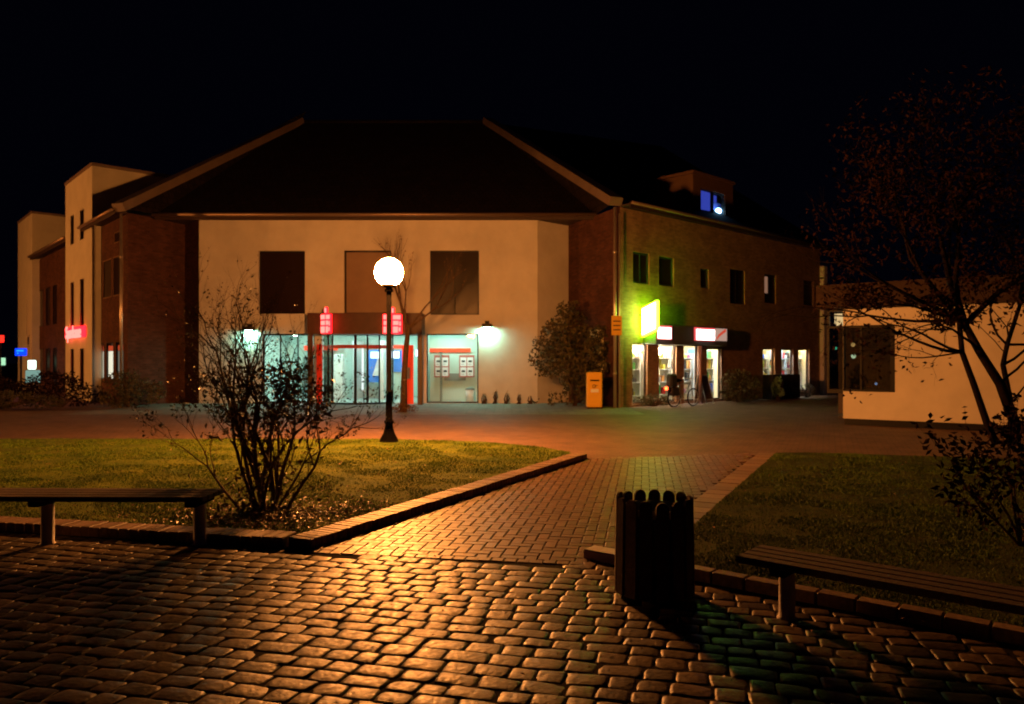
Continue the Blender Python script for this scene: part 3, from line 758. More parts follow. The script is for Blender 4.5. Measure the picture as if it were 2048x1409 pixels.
# lettering on the near tower
def text_obj(txt, T, size, ext, mt, name, parent, sx=1.0):
    cu = bpy.data.curves.new(name, 'FONT'); cu.body = txt; cu.size = size; cu.extrude = ext; cu.align_x = 'CENTER'; cu.align_y = 'CENTER'
    cu.offset = .006; cu.resolution_u = 3
    tmp = bpy.data.objects.new('tmp', cu); C.objects.link(tmp); dg = bpy.context.evaluated_depsgraph_get()
    me = tmp.evaluated_get(dg).to_mesh(); vs = [T(v.co.x * sx, v.co.z, v.co.y) for v in me.vertices]; fs = [tuple(p.vertices) for p in me.polygons]
    tmp.evaluated_get(dg).to_mesh_clear(); bpy.data.objects.remove(tmp); bpy.data.curves.remove(cu)
    m = MB(); m.add(vs, fs); return m.build(name, mt, parent)
zc = 2.95; um = (u0t + u1t) / 2 + .25
sg = thing('lettering_sign', Ft1(um, .1, zc), 'glowing red lettering mounted on the cream stair tower', 'sign')
sg_o = sg['_o']
T = lambda x, y, z: Ft1(um - x, .14 + y, zc + z)
text_obj('Sparkasse', T, .78, .02, M['neonhot'], 'letters', sg, sx=.92)
m = MB(); m.box(um - 1.75, um + 1.75, .02, .10, zc - .22, zc + .26, Ft1, bev=.03); m.build('backing', M['neon'], sg)

# small signs far left
def boxsign(name, px0, px1, py0, py1, Y, dep, mt, label, cat, extra=None, post=True):
    x0_, z1_ = XZ(px0, py0, Y); x1_, z0_ = XZ(px1, py1, Y)
    t = thing(name, ((x0_ + x1_) / 2, Y, z0_), label, cat)
    m = MB(); m.box(x0_, x1_, Y, Y + dep, z0_, z1_, bev=.03); m.build('light_box', mt, t)
    if extra: extra(t, x0_, x1_, z0_, z1_, Y)
    if post: m = MB(); m.tube([((x0_ + x1_) / 2, Y + dep / 2, 0), ((x0_ + x1_) / 2, Y + dep / 2, z0_ - .002)], .05, 8); m.build('post', M['frame'], t)
    return t
def bl_extra(t, a, b, c, d, Y):
    m = MB(); h = d - c
    m.box(a + .12, b - .1, Y - .02, Y - .003, c + h * .60, c + h * .76); m.box(a + .15, b - .35, Y - .02, Y - .003, c + h * .26, c + h * .4); m.build('lettering', M['bluehot'], t)
boxsign('street_sign', 29, 51, 697, 712, 38, .15, M['bluelit'], 'small glowing blue sign box at the far left by the distant tower', 'sign', bl_extra)
boxsign('advertising_box', 55, 68, 721, 739, 37.5, .2, emis('pale_box', (.75, 1, .85), 3.0), 'small bright white green light box below the blue sign', 'sign', None)
boxsign('phone_booth', 50, 66, 741, 766, 37, .6, emis('booth_glow', (.35, .62, .52), .55), 'pale lit glass booth under the white light box', 'booth', None, False)
t = boxsign('traffic_light', -9, 4, 671, 685, 40, .2, emis('red_signal', (1, .02, .01), 2.5), 'red signal light at the left edge of the street', 'traffic light')
boxsign('shop_lamp', -9, 7, 716, 731, 42, .2, emis('pale_green_glow', (.45, .9, .55), 1.0), 'pale green glow of a shop light at the far left edge', 'lamp')

# ------------------------------------------------------------------ right brick wing with the shop
RP = (3.93, 27.3); RDv = (.7406, .672)
FR = Fr(RP, RDv)
sh = thing('shop_building', (RP[0], RP[1], 0), 'long brick wing with a lit corner shop, dormer and green framed windows', 'building')
uE = FR.u(1640)
upR = [FR.rect(1266, 1299, 503, 566), FR.rect(1318, 1348, 512, 571), FR.rect(1401, 1418, 537, 576), FR.rect(1460, 1490, 538, 607), FR.rect(1529, 1552, 548, 606), FR.rect(1607, 1627, 560, 610)]
gdR = [FR.rect(1265, 1295, 687, 803), FR.rect(1318, 1353, 689, 806), FR.rect(1368, 1397, 690, 800), FR.rect(1414, 1443, 697, 803)]
gdR = [(r[0], r[1], .10, r[3]) for r in gdR]
gd2 = [FR.rect(1526, 1550, 697, 790), FR.rect(1563, 1587, 699, 790), FR.rect(1597, 1619, 703, 790)]
gd2 = [(r[0], r[1], .25, gd2[0][3]) for r in gd2]
m = MB(); facade(m, FR, 0, uE, 0, EZ - .05, upR + gdR + gd2, .2)
m.quad(FR(uE, 0, 0), FR(uE, -9, 0), FR(uE, -9, EZ), FR(uE, 0, EZ)); m.build('wall', M['brick2'], sh)
for i, r in enumerate(upR):
    window(sh, FR, r, M['greenframe'] if i < 3 else M['frame'], M['darkpane'], w=-.12, ft=.07, bars_u=1 if i in (0, 3) else 0)
a, b, c, d = upR[4]
m = MB(); m.box(a + .06, a + (b - a) * .42, -.10, -.085, c + (d - c) * .35, d - .1, FR); m.build('lit_curtain', emis('curtain_glow', (1, .5, .3), .22), sh)
for i, r in enumerate(gdR + gd2):
    window(sh, FR, r, M['frame'], M['glass'], w=-.15, ft=.05, name='shop_window' if i != 1 else 'shop_door')
# shop interior
def shoproom(u0, u1, zt, depth=2.0):
    m = MB(); T = FR; w0, w1 = -.22, -depth
    m.quad(T(u0, w1, 0.03), T(u1, w1, .03), T(u1, w1, zt), T(u0, w1, zt)); m.quad(T(u0, w0, .03), T(u0, w1, .03), T(u0, w1, zt), T(u0, w0, zt))
    m.quad(T(u1, w0, .03), T(u1, w1, .03), T(u1, w1, zt), T(u1, w0, zt)); m.quad(T(u0, w0, zt), T(u1, w0, zt), T(u1, w1, zt), T(u0, w1, zt))
    m.quad(T(u0, w0, .03), T(u1, w0, .03), T(u1, w1, .03), T(u0, w1, .03)); m.build('shop_interior', M['shopwall'], sh)
sx0, sx1 = gdR[0][0] - .3, gdR[3][1] + .3
shoproom(sx0, sx1, 2.9, 1.9); shoproom(gd2[0][0] - .3, gd2[2][1] + .3, 2.8, 1.9)
for i, r in enumerate(gdR):
    m = MB(); m.box(r[0] + .02, r[1] - .02, -.5, -.25, 2.72, 2.76, FR); m.build('ceiling_light', M['warmlit'] if i != 2 else M['coollit'], sh)
for i, r in enumerate(gd2):
    m = MB(); m.box(r[0] + .02, r[1] - .02, -.5, -.25, 2.62, 2.66, FR); m.build('ceiling_light', emis('low_light_%d' % i, ((1, .75, .35), (.5, .8, 1), (1, .7, .4))[i], 95.0), sh)
# lamps seen in the tops of the windows
for r, mt in ((gdR[0], M['warmlit']), (gdR[1], M['warmlit'])):
    m = MB(); m.box(r[0] + .08, r[1] - .12, -.75, -.6, r[3] - .42, r[3] - .12, FR, bev=.06); m.build('lamp_panel', mt, sh)
m = MB(); r = gd2[0]; m.box(r[0] + .05, r[1] - .1, -.5, -.4, r[3] - .26, r[3] - .08, FR); r = gd2[2]; m.box(r[0] + .05, r[1] - .1, -.5, -.4, r[3] - .3, r[3] - .1, FR); m.build('lamp_panel', emis('amber_panel', (1, .7, .25), 1.2), sh)
m = MB(); r = gd2[1]; m.box(r[0] + .06, r[0] + .42, -.45, -.4, r[3] - .55, r[3] - .12, FR); m.build('blue_sign', emis('blue_cup', (.01, .35, 1), 1.5), sh)
# goods on shelves behind each window
cols = [(.7, .05, .04), (.05, .12, .6), (.75, .7, .1), (.8, .8, .8), (.1, .45, .15), (.04, .04, .05), (.7, .35, .1), (.5, .6, .7), (.35, .08, .2), (.8, .6, .5), (.1, .4, .5)]
gm = [mat('goods_%d' % i, c_, .5) for i, c_ in enumerate(cols)]
rs = random.Random(21)
def goods(r, label, z0=.15):
    a, b, c, d = r
    t = thing('display_shelf', FR((a + b) / 2, -.7, .03), label, 'shelf', 'goods displayed in the shop windows')
    for k, zz in enumerate((.35, .85, 1.35, 1.8)):
        if zz > d - .35: continue
        m = MB(); m.box(a - .1, b + .25, -1.0, -.55, zz, zz + .03, FR); s_ = m.build('board', M['steelwhite'], t)
        u_ = a - .05
        while u_ < b + .1:
            w_ = rs.uniform(.06, .24); h_ = rs.uniform(.12, .42)
            m = MB(); m.box(u_, u_ + w_, -.85 + rs.uniform(-.1, .1), -.6 + rs.uniform(-.05, .05), zz + .032, zz + .032 + h_, FR, bev=.015); m.build('carton', rs.choice(gm), s_); u_ += w_ + rs.uniform(.0, .06)
    m = MB(); m.box(a - .12, a - .08, -1.0, -.55, .03, 2.0, FR); m.box(b + .26, b + .3, -1.0, -.55, .03, 2.0, FR); m.build('side_panel', M['steelwhite'], t)
nm = ['first shop window beside the yellow sign', 'shop door under the lime sign', 'shop window behind the parked bicycle', 'shop window beside the leaning advertising board']
for r, n_ in zip(gdR, nm): goods(r, 'shelf of colourful goods in the ' + n_)
nm = ['window above the black planter on its left', 'window with a blue sign above the planter', 'last lit window before the white pilaster']
for r, n_ in zip(gd2, nm): goods(r, 'shelf of goods in the ' + n_)
# roof and dormer
wing_roof(sh, FR, .05, uE + .3, 10, hipdir=(HR0, HR1))
FDm = FR.off(-1.0); ud0, ud1 = FDm.u(1386), FDm.u(1466); DZ = 9.75
dr = FDm.rect(1402, 1450, 378, 452); dr = (FDm.u(1402), FDm.u(1450), 8.0, 9.2)
m = MB(); facade(m, FDm, ud0, ud1, 7.5, DZ, [dr], .12); T = FDm
m.quad(T(ud0, 0, 7.5), T(ud0, -4, 7.5), T(ud0, -4, DZ), T(ud0, 0, DZ)); m.quad(T(ud1, 0, 7.5), T(ud1, -4, 7.5), T(ud1, -4, DZ), T(ud1, 0, DZ))
m.box(ud0 - .08, ud1 + .08, -4, .08, DZ + .003, DZ + .12, T)
dm = m.build('dormer', mat('dormer_boards', (.16, .09, .055), .8, var=.1), sh)
um_ = (dr[0] + dr[1]) / 2
for i, (a, b) in enumerate(((dr[0], um_ - .04), (um_ + .04, dr[1]))):
    window(dm, FDm, (a, b, dr[2], dr[3]), M['frame'], M['glass'], w=-.1, ft=.05)
m = MB(); m.box(dr[0] + .06, um_ - .05, -.15, -.13, 8.0, 9.15, FDm); m.build('blue_curtain', M['tvblue'], dm)
m = MB(); m.box(um_ + .04, dr[1] - .06, -.43, -.40, 8.9, 9.2, FDm); m.build('blue_valance', M['tvblue'], dm)
m = MB(); m.box(um_ + .02, dr[1] + .3, -.43, -.40, 8.0, 8.89, FDm); m.build('dark_curtain', mat('night_blue_cloth', (.10, .10, .35), .8), dm)
t = thing('table_lamp', FDm(dr[1] - .22, -.2, 8.18), 'small blue white lamp glowing in the dormer window corner', 'lamp')
q = FDm(dr[1] - .22, -.2, 8.46); m = MB(); m.sphere(q, .13, 14, 10); m.build('bulb', M['tvhot'], t); m = MB(); m.tube([FDm(dr[1] - .22, -.2, 8.16), FDm(dr[1] - .22, -.2, 8.32)], [.08, .03], 10); m.build('base', M['frame'], t)
# pilaster at the far end
m = MB(); m.box(uE - .02, uE + .36, -.1, .22, 0, 6.5, FR, bev=.03); m.build('pilaster', M['whitepipe'], sh)
# fascia sign over the shop
fz = lambda px, py: FR.z(FR.u(px, .7), py, .7)
fs0, fs1 = FR.u(1290, .7), FR.u(1457, .7); ft_, fb_ = 3.02, 2.50
ug = FR.u(1281)
t = thing('fascia_sign', FR(fs0, .7, fb_), 'long shop fascia box with two glowing white panels and a red emblem', 'sign')
m = MB(); m.box(ug + .13, fs1 + .03, .01, .62, fb_ - .18, ft_ + .05, FR, bev=.02); m.build('housing', mat('fascia_grey', (.10, .11, .10), .6), t)
def pan(p0, p1, mt, name, z0=fb_, z1=ft_, w=.63, dep=.03):
    a, b = FR.u(p0, .7), FR.u(p1, .7); m = MB(); m.box(a, b, w, w + dep, z0, z1, FR, bev=.01); return m.build(name, mt, t)
pan(1316, 1346, M['signred'], 'red_surround'); pan(1317, 1343, M['signwhite'], 'white_panel', fb_ + .03, ft_ - .07, .665)
pan(1391, 1432, M['signred'], 'red_surround'); pan(1394, 1430, M['signwhite'], 'white_panel', fb_ + .03, ft_ - .07, .665)
e = pan(1433, 1456, M['pinklit'], 'emblem_panel', fb_ + .02, ft_)
a, b = FR.u(1435, .7), FR.u(1453, .7); m = MB()
for k in range(10):
    u_ = a + (b - a) * k / 10; z_ = fb_ + .12 + .35 * (k / 10) ** .7
    m.box(u_, u_ + (b - a) / 10 + .002, .665, .675, z_ - .06, z_ + .06, FR)
m.build('red_swoosh', emis('swoosh', (1, .10, .05), .6), e)
# canopy post
up_ = FR.u(1403, .6); tpz = thing('steel_post', FR(up_, .55, 0), 'slim reddish steel post carrying the shop fascia', 'post')
m = MB(); m.tube([FR(up_, .55, 0), FR(up_, .55, fb_ - .19)], .07, 10); m.tube([FR(up_, .55, 0.001), FR(up_, .55, .05)], .12, 10); m.build('shaft', mat('post_red', (.32, .15, .11), .5), tpz)
# lime projecting sign
ug = FR.u(1281); t = thing('projecting_sign', FR(ug, .4, 2.6), 'bright lime green light box sticking out over the shop door', 'sign')
SHR = lambda u, w, z: FR(u, w, z + .36 * (w - .06))
m = MB(); m.box(ug - .08, ug + .08, .10, .80, 2.58, 3.66, SHR, bev=.02); m.build('light_box', M['green'], t)
m = MB(); m.box(ug - .10, ug - .082, .14, .76, 2.63, 3.61, SHR); m.build('face', M['greenface'], t)
m = MB()
for z_ in (2.75, 3.4): m.box(ug - .03, ug + .03, .004, .10, z_, z_ + .06, FR)
m.build('bracket', M['frame'], t)
# yellow pole sign
X_, Y_ = G(1235, 812); X_ = (1234 - 1024) * 27.0 / 1500; Y_ = 26.9
t = thing('pole_sign', (X_, Y_, 0), 'yellow rectangular sign with dark lines on a thin pole by the brick corner', 'sign')
m = MB(); m.tube([(X_ + .08, Y_ + .06, 0), (X_ + .08, Y_ + .06, 7.0)], .028, 8); m.build('pole', M['pipe'], t)
x0_, z1_ = XZ(1223, 632, Y_); x1_, z0_ = XZ(1244, 671, Y_)
m = MB(); m.box(x0_, x1_, Y_ - .01, Y_ + .02, z0_, z1_, bev=.004); p = m.build('plate', M['signyellow'], t)
m = MB()
for k in (.28, .5, .72): m.box(x0_ + .06, x1_ - .06, Y_ - .014, Y_ - .0105, z0_ + (z1_ - z0_) * k - .02, z0_ + (z1_ - z0_) * k + .02)
m.build('text_lines', M['ink'], p)
# yellow post box
X_ = (1189.5 - 1024) * 26.6 / 1500; Y_ = 26.6
t = thing('post_box', (X_, Y_, 0), 'tall yellow post cabinet standing in front of the big bush', 'post box')
m = MB(); m.box(X_ - .27, X_ + .27, Y_, Y_ + .4, .05, 1.30, bev=.03); m.build('body', M['yellow'], t)
m = MB(); m.box(X_ - .25, X_ + .25, Y_ + .03, Y_ + .37, 0, .05); m.build('plinth', M['frame'], t)
m = MB(); m.box(X_ - .16, X_ + .16, Y_ - .02, Y_ - .001, .98, 1.03, bev=.004); m.build('slot', M['frame'], t)
m = MB(); m.torus((X_ - .02, Y_ - .006, .80), (1, 0, 0), (0, 0, 1), .055, .010, 16, 6); m.tube([(X_ - .02, Y_ - .008, .80), (X_ + .10, Y_ - .008, .83)], .01, 6); m.build('horn_emblem', M['ink'], t)
m = MB(); m.box(X_ - .14, X_ + .14, Y_ - .008, Y_ - .001, .58, .70); m.build('label_plate', M['paper'], t)

# bicycle
def bicycle():
    P = Vector((5.95, 27.55, 0)); d = Vector((.80, .60, 0)).normalized(); s = Vector((d.y, -d.x, 0)); up = Vector((0, 0, 1))
    W = lambda a, z, b=0: P + d * a + up * z + s * b
    t = thing('bicycle', tuple(P), 'dark bicycle with glowing red tail light and rear bag outside the shop', 'bicycle')
    for a in (0, 1.08):
        m = MB(); m.torus(W(a, .34), d, up, .32, .022, 28, 6); wh = m.build('wheel', M['black'], t)
        m = MB(); m.torus(W(a, .34), d, up, .295, .012, 28, 5)
        for k in range(12):
            an = math.pi * 2 * k / 12; m.tube([W(a, .34), W(a + .29 * math.cos(an), .34 + .29 * math.sin(an))], .003, 3)
        m.tube([W(a, .34, -.05), W(a, .34, .05)], .03, 8); m.build('rim', M['pipe'], wh)
    m = MB(); st, bb, hd, ra_, fa = W(.32, .84), W(.43, .30), W(.90, .86), W(0, .34), W(1.08, .34)
    for a, b in ((st, bb), (bb, hd), (st, hd), (bb, ra_), (st, ra_), (W(.88, .98), fa)): m.tube([a, b], .018, 8)
    m.build('frame', mat('bike_frame', (.25, .28, .26), .35, metal=.4), t)
    m = MB(); m.tube([W(.32, .84), W(.30, .96)], .014, 6); m.tube([W(.16, .98), W(.32, .98), W(.44, .97)], [.085, .05, .02], 8); m.build('saddle', M['black'], t)
    m = MB(); m.tube([W(.80, 1.06, -.28), W(.89, 1.04, -.1), W(.89, 1.04, .1), W(.80, 1.06, .28)], .014, 6); m.tube([W(.89, .95), W(.89, 1.04)], .014, 6); m.build('handlebar', M['pipe'], t)
    m = MB(); m.box(-.36, .12, -.07, .07, .70, .73, lambda x, y, z: tuple(W(x, z, y)), bev=.005); m.build('rack', M['black'], t)
    for s_ in (-1, 1):
        m = MB(); m.box(-.22, .16, .08 * s_ - .06, .08 * s_ + .06, .42, .72, lambda x, y, z: tuple(W(x, z, y)), bev=.03); m.build('pannier', M['fabric'], t)
    m = MB(); m.box(-.30, .06, -.14, .14, .74, 1.22, lambda x, y, z: tuple(W(x, z, y)), bev=.06); m.build('bag', M['fabric'], t)
    m = MB(); m.sphere(W(-.42, .70), .065, 12, 8); m.build('tail_light', M['taillight'], t)
    m = MB(); m.torus(W(0, .34), d, up, .36, .01, 24, 4); m.build('mudguard', M['black'], t)
    m = MB(); m.tube([W(.43, .30, -.09), W(.43, .30, .09)], .02, 6); m.tube([W(.43, .3, .09), W(.5, .16, .09)], .012, 6); m.box(.44, .56, .09, .17, .14, .17, lambda x, y, z: tuple(W(x, z, y))); m.build('crank', M['pipe'], t)
    m = MB(); m.tube([W(.30, .32, .05), W(.22, .0, .16)], .012, 6); m.build('kickstand', M['pipe'], t)
bicycle()
# leaning advertising board
uA = FR.u(1416, .5); base = Vector(FR(uA, .45, 0)); t = thing('advertising_board', tuple(base), 'white framed pavement board leaning beside the shop post', 'board')
for k, (w0, w1) in enumerate(((.62, .38), (.02, .30))):
    m = MB(); T = lambda a, b, z, w0=w0, w1=w1: FR(uA - .05 + a - .10 * z, w0 + (w1 - w0) * z / 1.15 + b, z)
    m.box(-.28, -.22, 0, .025, 0, 1.15, T); m.box(.22, .28, 0, .025, 0, 1.15, T); m.box(-.22, .22, 0, .025, 1.09, 1.15, T); m.box(-.22, .22, 0, .025, .12, .18, T)
    fr = m.build('frame', M['steelwhite'], t)
    m = MB(); m.box(-.22, .22, .005, .02, .18, 1.09, T); m.build('panel', mat('board_brown_%d' % k, (.12, .07, .05), .5), fr)
# black planter with bright plants
uP0, uP1 = FR.u(1531, .5), FR.u(1586, .5)
t = thing('planter', FR((uP0 + uP1) / 2, .7, 0), 'big black planter box below the lit end windows', 'planter')
m = MB(); m.box(uP0, uP1, .35, .85, 0.02, 1.08, FR, bev=.02); m.build('box', M['fabric'], t)
m = MB(); m.box(uP0 + .03, uP1 - .03, .38, .82, 1.08, 1.10, FR); m.build('soil', M['soil'], t)

# ------------------------------------------------------------------ plants
def leafcloud(m, c, rad, n, s, seed, thr=-.15, fr=2.2, base_z=None, xmin=None):
    rs = random.Random(seed); k = 0; tries = 0
    while k < n and tries < n * 12:
        tries += 1
        p = Vector((rs.uniform(-1, 1), rs.uniform(-1, 1), rs.uniform(-1, 1)))
        L = p.length
        q = Vector((c[0] + p.x * rad[0], c[1] + p.y * rad[1], c[2] + p.z * rad[2]))
        nz = mnoise.noise(q * fr + Vector((seed, 0, 0)))
        if L > .80 + .28 * nz + .55 * mnoise.noise(q * .8 + Vector((0, seed, 3))) or nz < thr: continue
        if xmin is not None and q.x < xmin: continue
        if base_z is not None and q.z < base_z: continue
        leafquad(m, q, s, rs); k += 1
def bush(name, x, y, rx, ry, h, n, s, mt, label, cat='bush', seed=1, group=None, z0=0.0, thr=-.2):
    t = thing(name, (x, y, z0), label, cat, group)
    m = MB(); leafcloud(m, (x, y, z0 + h * .52), (rx, ry, h * .58), n, s, seed, thr, base_z=z0 + .02); m.build('foliage', mt, t)
    rs = random.Random(seed); m = MB()
    for k in range(7):
        a = rs.uniform(0, 6.28); q = Vector((x + math.cos(a) * rx * .55, y + math.sin(a) * ry * .55, z0 + h * rs.uniform(.6, .9)))
        m.tube([(x + rs.uniform(-.1, .1), y + rs.uniform(-.1, .1), z0), ((x + q.x) / 2 + rs.uniform(-.1, .1), (y + q.y) / 2, z0 + q.z * .5), q], [.03, .02, .006], 5)
    m.build('stems', M['bark'], t); return t
bush('bush', 2.35, 28.35, 1.72, 1.0, 3.85, 5200, .16, M['leafgreen'], 'large dense bush in front of the brick corner, taller than the yellow box', seed=3)
bush('bush', -14.0, 27.4, 1.3, .8, 1.35, 1500, .12, M['leafgreen'], 'green shrub at the foot of the dark brick return', seed=8, group='low bushes before the left wing')
bush('bush', -16.6, 27.6, 1.9, .8, 1.3, 2000, .12, M['leafdark'], 'brown hedge bush under the lit shop windows', seed=9, group='low bushes before the left wing')
bush('bush', -19.9, 28.6, 2.1, .9, 1.15, 2000, .12, M['leafdark'], 'low brown bush at the foot of the near stair tower', seed=12, group='low bushes before the left wing')
bush('bush', -23.2, 31.2, 2.6, 1.2, 1.1, 2000, .13, M['leafgreen'], 'wide low bush before the distant brick wing', seed=14, group='low bushes before the left wing')
bush('bush', -17.9, 25.9, 3.0, .8, .62, 1700, .11, M['leafgreen'], 'flat ground hugging bush nearest the plaza on the left', seed=15, group='low bushes before the left wing')
q = FR(FR.u(1470, .6), .7, 0); bush('bush', q[0], q[1], 1.35, .6, 1.25, 1300, .12, M['leafgreen'], 'dark shrub against the brick wall between shop and planter', seed=31)
q = FR(uP0 - .1, 1.15, 0); bush('bush', q[0], q[1], .42, .35, .95, 500, .09, mat('pale_leaf', (.25, .38, .24), .5), 'pale leafed bush beside the left end of the black planter', seed=33)
q = FR(FR.u(1606, .5), .7, 0); bush('bush', q[0], q[1], .5, .4, .6, 300, .1, M['leafgreen'], 'little bush between the planter and the white pilaster', seed=34)
q = FR(FR.u(1310, .4), .35, 0); bush('bush', q[0], q[1], .9, .3, .5, 500, .1, M['leafgreen'], 'low plants at the foot of the shop front', seed=35)
for k, px in enumerate((968, 990, 1014, 1038, 1060)):
    X_ = (px - 1024) * 29.5 / 1500; h_ = (.45, .6, .5, .45, .4)[k]
    bush('wall_plant', X_, 29.75, .09, .08, h_, 26, .07, M['leafpale'], ('thin', 'tallest', 'middle', 'short', 'smallest')[k] + ' plant in the row along the cream wall, ' + ('nearest the niche', 'second from the niche', 'third from the niche', 'fourth from the niche', 'nearest the big bush')[k], 'plant', 40 + k, 'small plants along the cream wall')

class Tree:
    def __init__(s, seed): s.r = random.Random(seed); s.wood = MB(); s.tips = []
    def grow(s, p, d, L, rad, depth, spread=.6, up=.15, kids=(2, 3), sides=5, shrink=.72):
        r = s.r; pts = [Vector(p)]; dd = Vector(d).normalized(); n = 4
        for i in range(n):
            dd = (dd + Vector((r.gauss(0, .13), r.gauss(0, .13), r.gauss(0, .10) + up * .3))).normalized(); pts.append(pts[-1] + dd * L / n)
        rads = [rad * (1 - .38 * i / n) for i in range(n + 1)]
        s.wood.tube(pts, rads, sides, cap=False)
        if depth <= 2: s.tips += [(pts[k], depth) for k in (1, 2, 3, 4)]
        if depth == 0: return
        for k in range(r.randint(*kids)):
            st = pts[-1] if k < 2 else pts[r.randint(1, n - 1)]
            ax = dd.orthogonal().normalized(); ax = Matrix.Rotation(r.uniform(0, 6.283), 3, dd) @ ax
            nd = (dd + ax * spread * r.uniform(.5, 1.2) + Vector((0, 0, up))).normalized()
            s.grow(st, nd, L * shrink * r.uniform(.8, 1.15), rads[-1] * .78, depth - 1, spread, up, kids, max(3, sides - 1), shrink)
# autumn shrub on the left lawn
sb = thing('shrub', tuple(SH), 'many stemmed nearly bare autumn shrub on the left lawn by the kerb corner', 'shrub')
T_ = Tree(4)
stems = [((-.48, .1, 1.25), 1.12, .026), ((-.30, -.1, 1.4), 1.22, .032), ((-.12, .12, 1.4), 1.12, .036), ((.12, -.1, 1.35), .92, .030), ((.34, .1, 1.2), .90, .026), ((.60, -.05, 1.05), .80, .020),
         ((-.42, .3, 1.3), 1.2, .024), ((.24, .3, 1.3), .88, .022), ((-.85, -.1, .95), .66, .016), ((.06, -.3, 1.3), .80, .020), ((-.20, .2, 1.5), 1.15, .028), ((-.55, -.15, 1.2), 1.05, .020), ((.45, .15, .9), .62, .016), ((-.62, .2, 1.1), .95, .018)]
for d_, L_, r_ in stems:
    p0 = SH + Vector((d_[0] * .22 + T_.r.uniform(-.05, .05), d_[1] * .3, -.04)); T_.grow(p0, d_, L_, r_, 5, .62, .10, (3, 3), 6, .64)
T_.wood.build('branches', M['bark'], sb)
m = MB(); rs = random.Random(3)
for p, dep in T_.tips:
    pr = .55 if dep <= 1 else .25
    if rs.random() < pr * (.40 if p.z < 1.6 else .16): leafquad(m, p + Vector((rs.gauss(0, .015), rs.gauss(0, .015), rs.gauss(0, .015))), rs.uniform(.025, .05), rs)
for c_, rad_, n_ in (((-2.35, 8.0, 1.45), (.30, .25, .28), 110), ((-2.55, 8.0, 1.0), (.38, .3, .3), 110), ((-2.75, 8.05, .25), (.5, .3, .3), 160), 
                     ((-2.0, 7.9, .95), (.2, .2, .25), 30), ((-3.1, 7.95, .95), (.16, .2, .2), 26)):
    for i in range(n_):
        leafquad(m, (c_[0] + rs.gauss(0, rad_[0] * .55), c_[1] + rs.gauss(0, rad_[1] * .55), max(.08, c_[2] + rs.gauss(0, rad_[2] * .55))), rs.uniform(.05, .10), rs)
leafcloud(m, (-2.52, 8.05, 1.22), (.84, .5, .52), 1500, .058, 71, .12, 3.0, base_z=.1)
leafcloud(m, (-2.66, 8.05, .35), (.36, .35, .40), 260, .055, 72, 0, 3.4, base_z=.08)
m.build('leaves', M['leafshrub'], sb)

# slim bare tree behind the lamp
tb = thing('young_tree', (-3.6, 24.9, 0), 'slim bare young tree in front of the bank entrance behind the lamp', 'tree')
T_ = Tree(9)
T_.wood.tube([(-3.6, 24.9, 0), (-3.58, 24.9, 1.2), (-3.5, 24.92, 2.3), (-3.42, 24.9, 2.9)], [.13, .10, .085, .07], 8)
for d_ in ((-.5, .1, 1), (.1, .3, 1.3), (.55, -.1, 1.0), (.9, .1, .9), (-.2, -.3, 1.2)): T_.grow((-3.44, 24.9, 2.75), d_, 1.25, .04, 3, .5, .25, (2, 3), 5, .7)
T_.wood.build('trunk', M['bark'], tb)
m = MB(); rs = random.Random(8)
for p, dep in T_.tips:
    if rs.random() < .18: leafquad(m, p, .07, rs)
m.build('crown', M['leafbrown'], tb)
m = MB(); leafcloud(m, (-3.5, 24.7, .1), (.8, .5, .25), 260, .09, 5, -1, base_z=.02); mo = m.build('tree_pit_plants', M['leafbrown'], tb)

# big tree on the right
TY = 14.3
tr = thing('autumn_tree', (*P3(2015, 888, TY).xy, .04), 'large dark autumn tree with forked trunks leaning before the pavilion', 'tree')
T_ = Tree(17); W_ = MB()
def pp(l): return [P3(a, b, TY + c) for a, b, c in l]
A = pp([(1992, 888, 0), (1975, 850, 0), (1948, 770, .05), (1924, 705, .1), (1918, 640, .1)])
B = pp([(2022, 890, 0), (2031, 850, 0), (2000, 768, -.05), (1958, 702, 0), (1930, 650, .1)])
Cc = pp([(2024, 888, .1), (2020, 800, .2), (2006, 730, .2), (2014, 690, .2), (2040, 610, .3)])
for pts, r0 in ((A, .075), (B, .11), (Cc, .06)): T_.wood.tube(pts, [r0 * (1 - .1 * i) for i in range(5)], 8)
for st, d_, L_, r_ in ((A[-1], (-.5, .1, 1.0), 1.5, .06), (A[-1], (-1, -.2, .5), 1.5, .05), (B[-1], (.2, .2, 1.2), 1.7, .07), (B[-1], (.5, -.2, 1.0), 1.6, .06), (Cc[-1], (.3, .2, 1.2), 1.5, .055),
                       (Cc[-1], (-.1, -.3, 1.2), 1.5, .05), (A[-1], (-.1, .2, 1.3), 1.7, .06), (A[3], (-1, 0, .25), 1.3, .03), (Cc[2], (.8, .1, .5), 1.1, .03), (B[2], (.7, .1, .6), .9, .03), (Cc[3], (-.8, -.1, .7), 1.0, .025)):
    T_.grow(st, d_, L_, r_, 4, .55, .10, (2, 3), 5, .74)
for st, d_, L_, r_ in ((A[3], (-1, -.3, .05), 1.5, .035), (A[4], (-1, .1, -.05), 1.6, .035), (A[4], (-.9, -.5, .2), 1.4, .03), (B[3], (-.6, -.4, .5), 1.2, .03), (Cc[2], (-.2, -.5, .8), 1.0, .025),
                       (Cc[3], (.9, -.2, .1), 1.1, .03), (Cc[1], (.9, 0, .5), .8, .02), (A[3], (-.8, .2, -.1), .9, .02)):
    T_.grow(st, d_, L_, r_, 4, .5, -.06, (2, 3), 5, .66)
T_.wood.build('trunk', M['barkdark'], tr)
m = MB(); rs = random.Random(2)
